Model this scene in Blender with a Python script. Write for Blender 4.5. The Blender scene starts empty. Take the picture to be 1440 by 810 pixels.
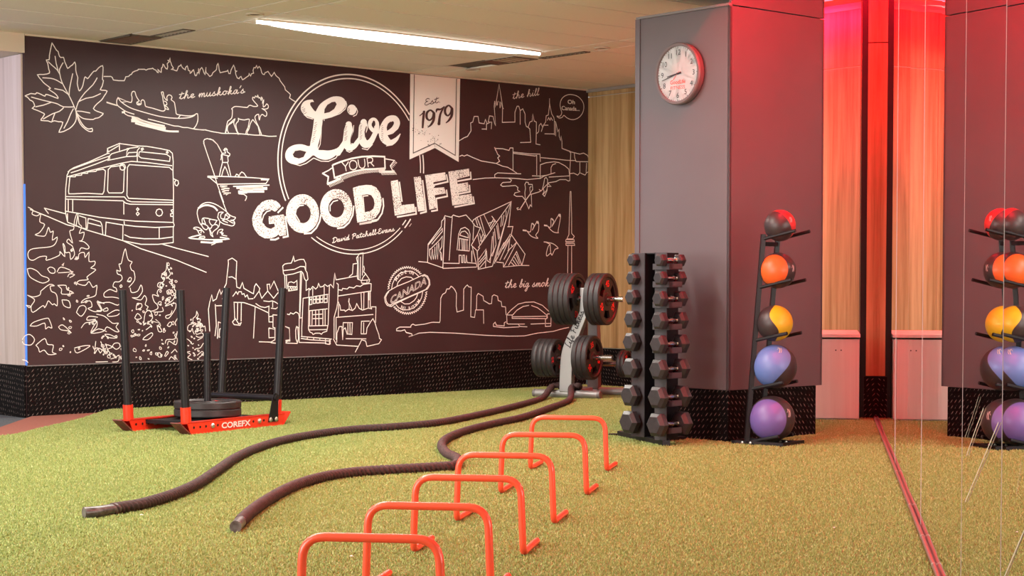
import bpy, bmesh, math, random
from mathutils import Vector, Matrix
random.seed(7)
C = bpy.context.scene.collection
PI = math.pi
# ------------------------------------------------------------------ camera
H = 0.97            # lens height above the turf
F = 2480.0          # focal length in pixels of the 1440 px wide frame
HOR = 398.0         # horizon row
PITCH = math.radians(2.3)
cd = bpy.data.cameras.new('camera'); cam = bpy.data.objects.new('camera', cd); C.objects.link(cam)
cam.location = (0, 0, H); cam.rotation_euler = (PI/2 - PITCH, 0, 0)
cd.sensor_width = 36; cd.lens = F/1440*36
PPY = HOR + F*math.tan(PITCH)
cd.shift_y = (PPY - 405)/1440
cd.clip_start = 0.05; cd.clip_end = 100
bpy.context.scene.camera = cam
# ------------------------------------------------------------------ world, exposure
sc = bpy.context.scene
w = bpy.data.worlds.new('world'); sc.world = w; w.use_nodes = True
w.node_tree.nodes['Background'].inputs[0].default_value = (1.0, 0.93, 0.86, 1)
w.node_tree.nodes['Background'].inputs[1].default_value = 0.34
sc.view_settings.view_transform = 'Standard'
sc.view_settings.look = 'None'
sc.view_settings.gamma = 1
sc.view_settings.use_curve_mapping = False
sc.view_settings.exposure = 0.66
sc.cycles.max_bounces = 8; sc.cycles.diffuse_bounces = 4; sc.cycles.glossy_bounces = 5
sc.cycles.sample_clamp_indirect = 4
sc.cycles.blur_glossy = 0.5
# ------------------------------------------------------------------ directions and large lights
A = math.radians(41)
d1 = Vector((math.cos(A), math.sin(A), 0))        # along the mural wall, to the right
d2 = Vector((-math.sin(A), math.cos(A), 0))       # perpendicular, away
AM = math.atan2(1, 0.175)
md = Vector((math.cos(AM), math.sin(AM), 0))      # along the mirror wall, away
mn = Vector((-md.y, md.x, 0))                     # mirror normal into the room (to the left)
P0 = Vector((-3.59, 13.05, 0))                    # left end of the mural wall
PC = Vector((0.72, 16.80, 0))                     # corner mural wall / wood wall
EC = Vector((1.317, 10.72, 0))                    # near corner of the column
ZC = 2.80                                         # tile ceiling height
ZH = 3.25                                         # ceiling of the raised bay
def mirror_pt(y): return Vector((0.40 + 0.175*y, y, 0))
def tn(t, n, z=0): return Vector((d1.x*t + d2.x*n, d1.y*t + d2.y*n, z))

def area(name, loc, direction, size, size_y, power, color, spread=PI, xaxis=None):
    ld = bpy.data.lights.new(name, 'AREA'); ld.shape = 'RECTANGLE'
    ld.size = size; ld.size_y = size_y; ld.energy = power; ld.color = color; ld.spread = spread
    o = bpy.data.objects.new(name, ld); C.objects.link(o)
    z = -Vector(direction).normalized()
    x = Vector(xaxis or (1, 0, 0)); x = (x - z*x.dot(z)).normalized(); y = z.cross(x)
    M = Matrix((x, y, z)).transposed().to_4x4(); M.translation = Vector(loc)
    o.matrix_world = M
    return o
WARM = (1.0, 0.93, 0.84)
RED = (1.0, 0.003, 0.022)
LIGHTS = dict(red_near=52, red_col=55, red_wall=95, red_fill=13, red_back=36)
# fixtures of the tile ceiling: (t0, t1, n, watts)
FIX = [(6.75, 9.38, 10.46, 75), (3.8, 6.4, 8.0, 95), (0.85, 3.48, 10.2, 60), (0.85, 3.48, 6.2, 90)]
for i, (t0, t1, n, p) in enumerate(FIX):
    area('linear_light_lamp', tn((t0+t1)/2, n, ZC-0.06), (0, 0, -1), t1-t0, 0.2, p, WARM, xaxis=d1)
# red LED strip of the raised bay, running beside the edge of the tile ceiling
STRIPS = [(EC + md*(-6.5) - mn*0.33, EC + md*(-2.8) - mn*0.33, LIGHTS['red_near'], 'red LED strip on the raised ceiling nearest the camera'),
          (EC + md*(-1.5) - mn*0.33, EC + md*(-0.16) - mn*0.33, LIGHTS['red_col'], 'red LED strip on the raised ceiling in front of the column'),
          (EC + md*0.9 - mn*0.75, EC + md*1.9 - mn*0.80, LIGHTS['red_back'], 'red LED strip on the raised ceiling between column and mirror')]
for e0, e1, p, lb in STRIPS:
    area('red_strip_lamp', (e0+e1)/2 + Vector((0, 0, ZH-0.04)), (0, 0, -1), (e1-e0).length, 0.06, p, RED, xaxis=md)
w0 = PC - d2*2.3 - d1*0.30; w1 = PC - d2*3.15 - d1*0.30      # strip washing down the oak wall behind the column
area('red_wash_lamp', (w0+w1)/2 + Vector((0, 0, ZH-0.05)), (d1.x*0.35, d1.y*0.35, -1), (w1-w0).length, 0.06, LIGHTS['red_wall'], RED, xaxis=d2)
m0 = mirror_pt(5.0) + mn*0.14; m1 = mirror_pt(12.2) + mn*0.14    # added red fill strip, replaces red light thrown back by the mirrors
area('added_red_fill', (m0+m1)/2 + Vector((0, 0, ZH-0.04)), (mn.x*0.5, mn.y*0.5, -1), (m1-m0).length, 0.06, LIGHTS['red_fill'], RED, xaxis=md)
# added fill light at the left, standing in for the unseen gym
area('added_fill_light', (-6.4, 3.0, 1.4), (0.8, 0.75, 0.35), 6.0, 2.2, 330, (1.0, 0.94, 0.88), xaxis=(-0.68, 0.73, 0))
area('violet_wash_lamp', (-5.6, 12.4, 2.3), (1, 0.5, -0.25), 0.8, 0.8, 14, (0.55, 0.55, 1.0))

# ------------------------------------------------------------------ photo geometry helpers (trace coordinates -> metres on a plane)
cp, sp = math.cos(PITCH), math.sin(PITCH)
def ray(x, y):
    u = (x-720)/F; v = (PPY-y)/F
    return Vector((u, cp + v*sp, -sp + v*cp))
def on_floor(x, y, z=0.0):
    r = ray(x, y); k = (z-H)/r.z
    return Vector((r.x*k, r.y*k, z))
def on_plane(x, y, p, nrm):
    r = ray(x, y); o = Vector((0, 0, H)); k = (p-o).dot(nrm)/r.dot(nrm)
    return o + r*k
# ------------------------------------------------------------------ materials
MATS = {}
def mat(name, col, rough=0.5, metal=0.0, spec=0.5, emit=None, coat=0.0):
    if name in MATS: return MATS[name]
    m = bpy.data.materials.new(name); m.use_nodes = True
    b = m.node_tree.nodes['Principled BSDF']
    b.inputs['Base Color'].default_value = (*col, 1); b.inputs['Roughness'].default_value = rough
    b.inputs['Metallic'].default_value = metal; b.inputs['Specular IOR Level'].default_value = spec
    b.inputs['Coat Weight'].default_value = coat
    if emit:
        b.inputs['Emission Color'].default_value = (*emit[0], 1); b.inputs['Emission Strength'].default_value = emit[1]
    MATS[name] = m
    return m
class NT:
    def __init__(s, m): s.m = m; s.t = m.node_tree; s.b = s.t.nodes['Principled BSDF']
    def n(s, kind, **kw):
        nd = s.t.nodes.new(kind)
        for k, v in kw.items(): setattr(nd, k, v)
        return nd
    def link(s, a, b): s.t.links.new(a, b)
    def val(s, sock, v):
        if isinstance(v, (int, float)): sock.default_value = v
        elif isinstance(v, tuple): sock.default_value = v
        else: s.link(v, sock)
    def math(s, op, a, b=None, c=None):
        nd = s.n('ShaderNodeMath', operation=op)
        s.val(nd.inputs[0], a)
        if b is not None: s.val(nd.inputs[1], b)
        if c is not None: s.val(nd.inputs[2], c)
        return nd.outputs[0]
    def coord(s, scale=(1, 1, 1), rot=(0, 0, 0)):
        tc = s.n('ShaderNodeTexCoord'); mp = s.n('ShaderNodeMapping')
        mp.inputs['Scale'].default_value = scale; mp.inputs['Rotation'].default_value = rot
        s.link(tc.outputs['Object'], mp.inputs[0]); return mp.outputs[0]
    def noise(s, vec, scale=5, detail=3, rough=0.5, dist=0.0):
        nd = s.n('ShaderNodeTexNoise'); s.link(vec, nd.inputs['Vector'])
        nd.inputs['Scale'].default_value = scale; nd.inputs['Detail'].default_value = detail
        nd.inputs['Roughness'].default_value = rough; nd.inputs['Distortion'].default_value = dist
        return nd.outputs['Fac']
    def ramp(s, fac, stops):
        nd = s.n('ShaderNodeValToRGB'); s.link(fac, nd.inputs[0]); cr = nd.color_ramp
        while len(cr.elements) < len(stops): cr.elements.new(0.5)
        for e, (p, c) in zip(cr.elements, stops): e.position = p; e.color = (*c, 1)
        return nd.outputs[0]
    def bump(s, h, strength=0.3, dist=0.01):
        nd = s.n('ShaderNodeBump'); nd.inputs['Strength'].default_value = strength
        nd.inputs['Distance'].default_value = dist; s.link(h, nd.inputs['Height'])
        s.link(nd.outputs[0], s.b.inputs['Normal'])
def noisy(name, c1, c2, scale=(8, 8, 8), rough=0.5, metal=0.0, bump=0.0, nscale=5, detail=4, spec=0.5, rr=None):
    m = mat(name, c1, rough, metal, spec); t = NT(m)
    f = t.noise(t.coord(scale), nscale, detail)
    t.link(t.ramp(f, [(0.3, c1), (0.7, c2)]), t.b.inputs['Base Color'])
    if rr: t.link(t.math('MULTIPLY_ADD', f, rr[1]-rr[0], rr[0]), t.b.inputs['Roughness'])
    if bump: t.bump(f, bump, 0.005)
    return m
def wood(name, c1, c2, c3, rough=0.45):
    m = mat(name, c1, rough); t = NT(m)
    v = t.coord((9, 9, 0.35)); f = t.noise(v, 3.0, 6, 0.62, 0.4)
    v2 = t.coord((2.2, 2.2, 0.05)); g = t.noise(v2, 3.0, 2)
    mix = t.math('MULTIPLY_ADD', g, 0.55, t.math('MULTIPLY', f, 0.5))
    t.link(t.ramp(mix, [(0.36, c1), (0.5, c2), (0.66, c3)]), t.b.inputs['Base Color'])
    t.bump(f, 0.08, 0.002)
    return m
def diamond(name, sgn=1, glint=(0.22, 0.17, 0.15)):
    m = mat(name, (0.005, 0.004, 0.004), 0.5, 0.0, 0.1); t = NT(m)
    tc = t.n('ShaderNodeTexCoord'); sx = t.n('ShaderNodeSeparateXYZ'); t.link(tc.outputs['Object'], sx.inputs[0])
    x, z = t.math('ADD', sx.outputs[0], sx.outputs[1]), sx.outputs[2]
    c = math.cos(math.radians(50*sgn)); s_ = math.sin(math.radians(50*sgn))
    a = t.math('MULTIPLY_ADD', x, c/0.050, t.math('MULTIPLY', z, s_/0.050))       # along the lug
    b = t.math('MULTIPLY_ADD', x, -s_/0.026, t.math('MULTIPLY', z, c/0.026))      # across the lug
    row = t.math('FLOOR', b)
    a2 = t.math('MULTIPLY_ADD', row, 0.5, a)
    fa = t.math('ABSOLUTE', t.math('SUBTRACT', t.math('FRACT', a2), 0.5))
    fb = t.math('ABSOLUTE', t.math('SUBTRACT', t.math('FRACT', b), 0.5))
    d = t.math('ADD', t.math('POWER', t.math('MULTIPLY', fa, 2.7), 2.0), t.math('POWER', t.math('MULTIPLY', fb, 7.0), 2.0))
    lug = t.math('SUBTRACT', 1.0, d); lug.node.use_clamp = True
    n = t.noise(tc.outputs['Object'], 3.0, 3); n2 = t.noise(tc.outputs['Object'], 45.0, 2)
    painted_glint = t.math('MULTIPLY', lug, t.math('MULTIPLY', t.math('GREATER_THAN', n2, 0.44), n))  # glints painted into the base colour of the lug tops
    t.link(t.ramp(painted_glint, [(0.08, (0.005, 0.0035, 0.0035)), (0.55, glint)]), t.b.inputs['Base Color'])
    t.bump(lug, 0.4, 0.004)
    return m
M_ = {}
M_['mural'] = noisy('mural_vinyl', (0.043, 0.019, 0.021), (0.052, 0.025, 0.027), (1, 1, 1), 0.45, spec=0.32, nscale=2)
M_['white'] = mat('white_print', (0.88, 0.82, 0.78), 0.5)
M_['darkprint'] = mat('dark_print', (0.06, 0.03, 0.03), 0.5)
m = mat('distressed_white_print', (0.88, 0.82, 0.78), 0.5); t = NT(m)
f = t.noise(t.coord((1, 1, 1)), 90, 3, 0.7); g = t.noise(t.coord((1, 1, 1)), 5.0, 2)
k = t.math('ADD', f, t.math('MULTIPLY', g, 0.35))
t.link(t.ramp(k, [(0.735, (0.88, 0.82, 0.78)), (0.775, (0.10, 0.05, 0.05))]), t.b.inputs['Base Color']); M_['distress'] = m
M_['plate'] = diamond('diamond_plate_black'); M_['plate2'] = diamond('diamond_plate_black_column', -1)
M_['oak'] = wood('oak_veneer', (0.21, 0.11, 0.035), (0.38, 0.225, 0.09), (0.55, 0.37, 0.18))
M_['ash'] = wood('pale_ash_veneer', (0.46, 0.36, 0.30), (0.60, 0.49, 0.42), (0.68, 0.58, 0.52))
M_['column'] = noisy('grey_violet_laminate', (0.120, 0.100, 0.108), (0.135, 0.114, 0.122), (0.5, 0.5, 0.5), 0.38, nscale=3)
M_['tile'] = noisy('ceiling_tile', (0.84, 0.77, 0.66), (0.87, 0.80, 0.69), (1, 1, 1), 0.9, bump=0.15, nscale=60)
M_['grid'] = mat('ceiling_grid', (0.13, 0.10, 0.07), 0.7)
M_['cream'] = mat('cream_paint', (0.62, 0.53, 0.42), 0.8)
M_['black'] = mat('black_powder_coat', (0.012, 0.010, 0.012), 0.38, 0, 0.3)
M_['blackrub'] = noisy('black_rubber', (0.020, 0.016, 0.017), (0.032, 0.026, 0.027), (1, 1, 1), 0.48, nscale=40, bump=0.05)
M_['cabinet'] = wood('white_washed_laminate', (0.60, 0.52, 0.48), (0.68, 0.60, 0.56), (0.72, 0.65, 0.61), 0.4)
M_['chrome'] = mat('chrome', (0.80, 0.78, 0.78), 0.16, 1.0)
M_['silver'] = mat('silver_powder_coat', (0.46, 0.45, 0.45), 0.35, 0.55)
M_['greycoat'] = mat('grey_powder_coat', (0.20, 0.19, 0.19), 0.4, 0.3)
M_['red'] = mat('red_powder_coat', (0.80, 0.035, 0.012), 0.33, 0, 0.5, coat=0.3)
M_['redworn'] = noisy('worn_red_skid', (0.30, 0.07, 0.05), (0.16, 0.06, 0.05), (6, 6, 6), 0.4, 0.3)
M_['orange'] = mat('orange_red_plastic', (0.86, 0.085, 0.035), 0.32, coat=0.2)
M_['redink'] = mat('red_lettering', (0.95, 0.02, 0.03), 0.5)
M_['steel'] = mat('zinc_bolt', (0.62, 0.60, 0.55), 0.3, 0.9)
M_['mirror'] = mat('mirror_glass', (0.88, 0.86, 0.86), 0.0, 1.0)
M_['edge'] = mat('polished_glass_edge', (0.55, 0.50, 0.50), 0.35)
M_['hex'] = noisy('rubber_hex_head', (0.026, 0.022, 0.025), (0.038, 0.033, 0.036), (1, 1, 1), 0.36, nscale=30)
M_['carpet'] = noisy('charcoal_carpet', (0.035, 0.040, 0.045), (0.13, 0.14, 0.15), (1, 1, 1), 0.95, nscale=160, bump=0.3)
M_['border'] = noisy('terracotta_rubber', (0.27, 0.085, 0.055), (0.33, 0.11, 0.075), (1, 1, 1), 0.85, nscale=60, bump=0.1)
m = mat('artificial_turf', (0.16, 0.26, 0.05), 0.85, 0, 0.2); t = NT(m)
v = t.coord((1, 1, 1)); f1 = t.noise(v, 120, 3, 0.8); f2 = t.noise(v, 1.2, 2); f3 = t.noise(v, 330, 1)
k = t.math('ADD', t.math('MULTIPLY', f1, 0.70), t.math('ADD', t.math('MULTIPLY', f2, 0.05), t.math('MULTIPLY', f3, 0.16)))
t.link(t.ramp(k, [(0.41, (0.150, 0.185, 0.048)), (0.50, (0.295, 0.345, 0.108)), (0.585, (0.54, 0.57, 0.27))]), t.b.inputs['Base Color'])
t.bump(t.math('ADD', f1, f3), 0.9, 0.012); M_['turf'] = m
# ------------------------------------------------------------------ mesh builders
class MB:
    def __init__(s): s.v = []; s.f = []; s.s = []
    def add(s, vs, fs, smooth=False):
        o = len(s.v); s.v += [tuple(p) for p in vs]; s.f += [[i+o for i in f] for f in fs]; s.s += [smooth]*len(fs); return s
    def box(s, c, size, R=None):
        c = Vector(c); hx, hy, hz = [k/2 for k in size]
        vs = [Vector((x*hx, y*hy, z*hz)) for x in (-1, 1) for y in (-1, 1) for z in (-1, 1)]
        if R is not None: vs = [R @ q for q in vs]
        return s.add([c+q for q in vs], [(0, 1, 3, 2), (4, 6, 7, 5), (0, 4, 5, 1), (2, 3, 7, 6), (0, 2, 6, 4), (1, 5, 7, 3)])
    def box2(s, a, b):
        a = Vector(a); b = Vector(b); return s.box((a+b)/2, [abs(k) for k in (b-a)])
    def prism(s, poly, z0, z1):
        n = len(poly); vs = [(x, y, z0) for x, y in poly] + [(x, y, z1) for x, y in poly]
        return s.add(vs, [list(range(n))[::-1], list(range(n, 2*n))] + [(i, (i+1) % n, n+(i+1) % n, n+i) for i in range(n)])
    def tube(s, path, r, seg=12, caps=True, lobes=None):
        pts = [Vector(p) for p in path]; n = len(pts); rs = r if isinstance(r, list) else [r]*n
        T = []
        for i in range(n):
            a = pts[max(i-1, 0)]; b = pts[min(i+1, n-1)]; T.append((b-a).normalized())
        up = Vector((0, 0, 1)) if abs(T[0].z) < 0.9 else Vector((1, 0, 0))
        U = (up - T[0]*up.dot(T[0])).normalized(); vs = []; L = 0
        for i in range(n):
            U = (U - T[i]*U.dot(T[i])).normalized(); W = T[i].cross(U)
            if i: L += (pts[i]-pts[i-1]).length
            for j in range(seg):
                a = 2*PI*j/seg; k = rs[i]
                if lobes: k *= lobes(a, L, i)
                vs.append(pts[i] + U*math.cos(a)*k + W*math.sin(a)*k)
        fs = [(i*seg+j, i*seg+(j+1) % seg, (i+1)*seg+(j+1) % seg, (i+1)*seg+j) for i in range(n-1) for j in range(seg)]
        s.add(vs, fs, True)
        if caps: s.add(vs[:seg], [list(range(seg))[::-1]]); s.add(vs[-seg:], [list(range(seg))])
        return s
    def lathe(s, prof, seg=32, c=(0, 0, 0), axis='z', cap=True):
        c = Vector(c); vs = []
        for r, h in prof:
            for j in range(seg):
                a = 2*PI*j/seg; x, y = r*math.cos(a), r*math.sin(a)
                vs.append(c + (Vector((x, y, h)) if axis == 'z' else Vector((h, x, y)) if axis == 'x' else Vector((x, h, y))))
        n = len(prof)
        flip = axis == 'y'
        fs = [(i*seg+j, i*seg+(j+1) % seg, (i+1)*seg+(j+1) % seg, (i+1)*seg+j) for i in range(n-1) for j in range(seg)]
        s.add(vs, fs, True)
        if not cap: return s
        if prof[0][0] > 1e-6: s.add(vs[:seg], [list(range(seg))[::-1]])
        if prof[-1][0] > 1e-6: s.add(vs[-seg:], [list(range(seg))])
        return s
    def xf(s, M):
        s.v = [tuple(M @ Vector(p)) for p in s.v]; return s
    def mesh(s, name, m, sharp=35):
        me = bpy.data.meshes.new(name); me.from_pydata(s.v, [], s.f); me.materials.append(m)
        me.polygons.foreach_set('use_smooth', s.s); me.update()
        bm = bmesh.new(); bm.from_mesh(me); bmesh.ops.remove_doubles(bm, verts=bm.verts, dist=1e-6)
        bmesh.ops.recalc_face_normals(bm, faces=bm.faces); bm.to_mesh(me); bm.free()
        if any(s.s):
            me.set_sharp_from_angle(angle=math.radians(sharp))
        return me
def part(name, mb, m, parent=None, loc=(0, 0, 0), rotz=0, bevel=0, sharp=35):
    me = mb if isinstance(mb, bpy.types.Mesh) else mb.mesh(name, m, sharp)
    o = bpy.data.objects.new(name, me); C.objects.link(o); o.parent = parent
    o.location = loc; o.rotation_euler = (0, 0, rotz)
    if bevel:
        b = o.modifiers.new('bevel', 'BEVEL'); b.width = bevel; b.segments = 2; b.limit_method = 'ANGLE'
    return o
def tag(o, label=None, cat=None, group=None, kind=None):
    for k, v in (('label', label), ('category', cat), ('group', group), ('kind', kind)):
        if v: o[k] = v
    return o
def thing(name, label, cat, loc=(0, 0, 0), rotz=0, group=None):
    o = bpy.data.objects.new(name, None); C.objects.link(o); o.location = loc; o.rotation_euler = (0, 0, rotz)
    o.empty_display_size = 0.1
    return tag(o, label, cat, group)
def copy_tree(o, loc=None, label=None, parent=None):
    c = o.copy(); C.objects.link(c); c.parent = parent
    if loc is not None: c.location = loc
    if label: c['label'] = label
    for ch in o.children: copy_tree(ch, None, None, c)
    return c
def smooth_path(pts, k=6, closed=False):
    pts = [Vector(p) for p in pts]; n = len(pts); out = []
    for i in range(n-1):
        p0 = pts[max(i-1, 0)]; p1 = pts[i]; p2 = pts[i+1]; p3 = pts[min(i+2, n-1)]
        for j in range(k):
            u = j/k
            out.append(0.5*((2*p1) + (p2-p0)*u + (2*p0-5*p1+4*p2-p3)*u*u + (3*p1-p0-3*p2+p3)*u**3))
    out.append(pts[-1]); return out
def fillet(pts, rads, k=6):
    out = [Vector(pts[0])]
    for i in range(1, len(pts)-1):
        p = Vector(pts[i]); a = (Vector(pts[i-1])-p).normalized(); b = (Vector(pts[i+1])-p).normalized(); r = rads if isinstance(rads, (int, float)) else rads[i-1]
        s_ = p+a*r; e = p+b*r
        for j in range(k+1):
            u = j/k; out.append(s_*(1-u)**2 + p*2*u*(1-u) + e*u*u)
    out.append(Vector(pts[-1])); return out
_tc = {}
def text_geo(s, bold=0.0, outline=False, align='CENTER'):
    """(verts2d, faces) of a word set in the built-in font, cap height about 0.7"""
    key = (s, bold, outline, align)
    if key in _tc: return _tc[key]
    cu = bpy.data.curves.new('t', 'FONT'); cu.body = s; cu.align_x = align; cu.resolution_u = 4
    if outline: cu.fill_mode = 'NONE'; cu.bevel_depth = 0.02; cu.bevel_resolution = 0
    cu.offset = bold
    o = bpy.data.objects.new('t', cu); C.objects.link(o)
    dg = bpy.context.evaluated_depsgraph_get(); me = bpy.data.meshes.new_from_object(o.evaluated_get(dg))
    vs = [(p.co.x, p.co.y, p.co.z) for p in me.vertices]; fs = [list(p.vertices) for p in me.polygons]
    bpy.data.objects.remove(o); bpy.data.meshes.remove(me); bpy.data.curves.remove(cu)
    _tc[key] = (vs, fs); return _tc[key]
def put_text(mb, s, org, ex, ey, size, bold=0.0, depth=None, **kw):
    vs, fs = text_geo(s, bold, **kw); ex = Vector(ex); ey = Vector(ey)
    nrm = ex.cross(ey).normalized()
    mb.add([Vector(org) + ex*(x*size) + ey*(y*size) + nrm*(0 if depth is None else z*size) for x, y, z in vs], fs)
# ================================================================== THE SETTING
def clip(poly, p, nrm):
    out = []; n = len(poly)
    for i in range(n):
        a, b = poly[i], poly[(i+1) % n]; da = (a-p).dot(nrm); db = (b-p).dot(nrm)
        if da >= 0: out.append(a)
        if (da >= 0) != (db >= 0): out.append(a + (b-a)*(da/(da-db)))
    return out
SUB = -0.03
mb = MB().box2((-9, -3, SUB-0.1), (6, 20, SUB))
floor = tag(part('floor', mb, M_['carpet']), 'charcoal carpet floor beside the turf, at the left wall', kind='structure')
# turf: straight against the walls, curved edge on the left
edge = smooth_path([on_floor(-420, 640), on_floor(-200, 628), on_floor(0, 613), on_floor(60, 601), on_floor(110, 589.5), on_floor(140, 580), on_floor(160, 574)], 5)
back = P0 + d1*0.62
pts = [e for e in edge] + [P0 + d1*1.0, PC + d2*0.05, PC - d2*3.3, mirror_pt(14.2), mirror_pt(-2.5), Vector((-6.5, -2.5, 0)), Vector((-6.5, 9.0, 0))]
turf = tag(part('turf', MB().prism([(p.x, p.y) for p in pts], SUB, 0.0), M_['turf']), 'green artificial turf covering the floor', kind='structure')
be = [e + (P0 - d1*0.3 - e).normalized()*0 for e in edge]
outer = [on_floor(-420, 622, SUB+0.01), on_floor(-200, 614, SUB+0.01), on_floor(0, 601, SUB+0.01), P0 + d1*0.03, P0 + d1*1.0]
pb = [(p.x, p.y) for p in outer] + [(p.x, p.y) for p in reversed(edge)]
tag(part('floor_border', MB().prism(pb, SUB, SUB+0.012), M_['border']), 'terracotta rubber strip between turf and carpet', kind='structure')
# mural wall -------------------------------------------------------
L1 = (PC-P0).length
wb = tag(part('wall_back', MB().box2((0, 0.0, 0.36), (L1, 0.12, ZC+0.02)).box2((0, 0.02, SUB), (L1, 0.12, 0.36)), M_['mural'], None, P0, A),
         'dark chalkboard mural wall with white line drawings', kind='structure')
xs = [0.0, 0.86, 3.30, 5.70]
for a, b in zip(xs, xs[1:]):
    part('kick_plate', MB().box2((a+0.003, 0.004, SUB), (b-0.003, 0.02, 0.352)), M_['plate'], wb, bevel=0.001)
part('trim_strip', MB().box2((0, -0.004, 0.352), (L1, 0.02, 0.36)), M_['greycoat'], wb)
part('ceiling_angle', MB().box2((0, -0.02, ZC-0.012), (L1, 0.0, ZC)), M_['cream'], wb)
part('edge_light', MB().box2((-0.006, 0.0, 0.36), (0.0, 0.02, 1.7)), mat('blue_led_edge', (0.05, 0.2, 0.8), 0.4, emit=((0.05, 0.25, 1.0), 0.3)), wb)
# left return wall and bulkhead ------------------------------------
wl = tag(part('wall_left', MB().box2((0.0, 0.12, SUB), (0.1, 3.6, 2.66)), mat('wall_core', (0.3, 0.27, 0.26), 0.8), None, P0, A), 'pale ash panelled return wall at the left', kind='structure')
for i in range(3):
    part('panel', MB().box2((-0.015, 0.022+i*1.2, 0.36), (-0.001, 1.217+i*1.2, 2.655)), M_['ash'], wl)
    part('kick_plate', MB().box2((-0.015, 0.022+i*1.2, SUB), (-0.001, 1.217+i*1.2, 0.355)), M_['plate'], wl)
tag(part('bulkhead', MB().box2((-3.2, -0.02, 2.66), (-0.004, 0.6, ZC)), M_['cream'], None, P0, A), 'cream bulkhead above the ash panelled wall', kind='structure')
tag(part('soffit', MB().box2((-3.2, 0.6, 2.66), (-0.15, 3.8, 2.70)), M_['cream'], None, P0, A), 'pale soffit over the left recess', kind='structure')
# wood wall ---------------------------------------------------------
LW = 3.40
AW = math.atan2(-d2.y, -d2.x)            # local x runs from the corner towards the mirror
ww = tag(part('wall_right', MB().box2((0, 0.02, SUB), (LW, 0.12, ZH)), M_['cream'], None, PC, AW), 'oak panelled wall behind the column', kind='structure')
x = 0.0
for wdt in (0.66, 0.66, 0.66, 0.66, 0.66):
    part('panel', MB().box2((x+0.002, 0.0, 0.36), (x+wdt-0.002, 0.02, 2.725)), M_['oak'], ww)
    part('panel', MB().box2((x+0.002, 0.0, 2.735), (x+wdt-0.002, 0.02, ZH-0.06)), M_['oak'], ww)
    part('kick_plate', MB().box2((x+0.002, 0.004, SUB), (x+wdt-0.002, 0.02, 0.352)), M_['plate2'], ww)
    x += wdt
part('trim_strip', MB().box2((0, -0.01, ZH-0.06), (LW, 0.02, ZH-0.035)), M_['cream'], ww)
part('ceiling_angle', MB().box2((0, -0.025, ZC-0.03), (1.9, 0.0, ZC-0.002)), M_['silver'], ww)
# tile ceiling -------------------------------------------------------
EN = mn                                   # keep the left side of the edge line
core = [Vector((-7, -2.5, 0)), EC + md*(-13.5), EC + md*4.6, PC, P0 - d1*0.0, P0 - d1*3.2, Vector((-7, 9, 0))]
tag(part('ceiling', MB().prism([(p.x, p.y) for p in core], ZC+0.012, ZC+0.05), M_['grid']), 'ceiling grid of the tile ceiling', kind='structure')
ceil = bpy.data.objects['ceiling']
rows = [12.22, 11.70, 11.17, 10.64, 10.12, 9.60, 9.07, 8.55, 8.02, 7.50, 6.97, 6.45, 5.92, 5.40]
cols = [0.55, 0.83, 3.50, 3.78, 6.45, 6.73, 9.40, 9.68, 12.35]
g = 0.009
for i in range(len(rows)-1):
    for j in range(len(cols)-1):
        t0, t1 = cols[j]+g, cols[j+1]-g; n1, n0 = rows[i]-g, rows[i+1]+g
        narrow = cols[j+1]-cols[j] < 0.5
        if narrow and j in (4, 5, 6) and i in (0, 1) and abs(cols[j]-(6.45 if j == 4 else 9.40)) < 0.01:
            if (j == 4 and i == 0) or (j == 6 and i == 1): continue      # dark return-air squares sit here
        poly = [tn(t0, n0), tn(t1, n0), tn(t1, n1), tn(t0, n1)]
        poly = clip(poly, EC + mn*0.05, mn)
        if len(poly) > 2: poly = clip(poly, PC - d1*0.03, -d1)
        if len(poly) < 3: continue
        part('tile', MB().prism([(p.x, p.y) for p in poly], ZC, ZC+0.014), M_['tile'], ceil)
# plain continuation of the tiled field above the camera
poly = [tn(-6, -4), tn(6.2, -4), tn(12, 5.39), tn(-2.4, 5.39)]
poly = clip(poly, EC + mn*0.05, mn)
poly = clip(poly, Vector((0, -2.4, 0)), Vector((0, 1, 0)))
part('tile_field', MB().prism([(p.x, p.y) for p in poly], ZC, ZC+0.014), M_['tile'], ceil)
# raised bay: fascia, upper ceiling
fa = [EC + md*(-13.5), EC + md*4.4]
q = [fa[0], fa[1], fa[1]+mn*0.03, fa[0]+mn*0.03]
tag(part('fascia', MB().prism([(p.x, p.y) for p in q], ZC-0.02, ZH), M_['cream']), 'cream fascia along the edge of the tile ceiling', kind='structure')
q = [EC + md*(-13.5) + mn*0.1, EC + md*4.6 + mn*0.5, PC - d2*LW + d1*0.2, mirror_pt(14.6), mirror_pt(-2.5)]
tag(part('upper_ceiling', MB().prism([(p.x, p.y) for p in q], ZH, ZH+0.05), M_['cream']), 'raised ceiling bay above the mirror', kind='structure')
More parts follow.
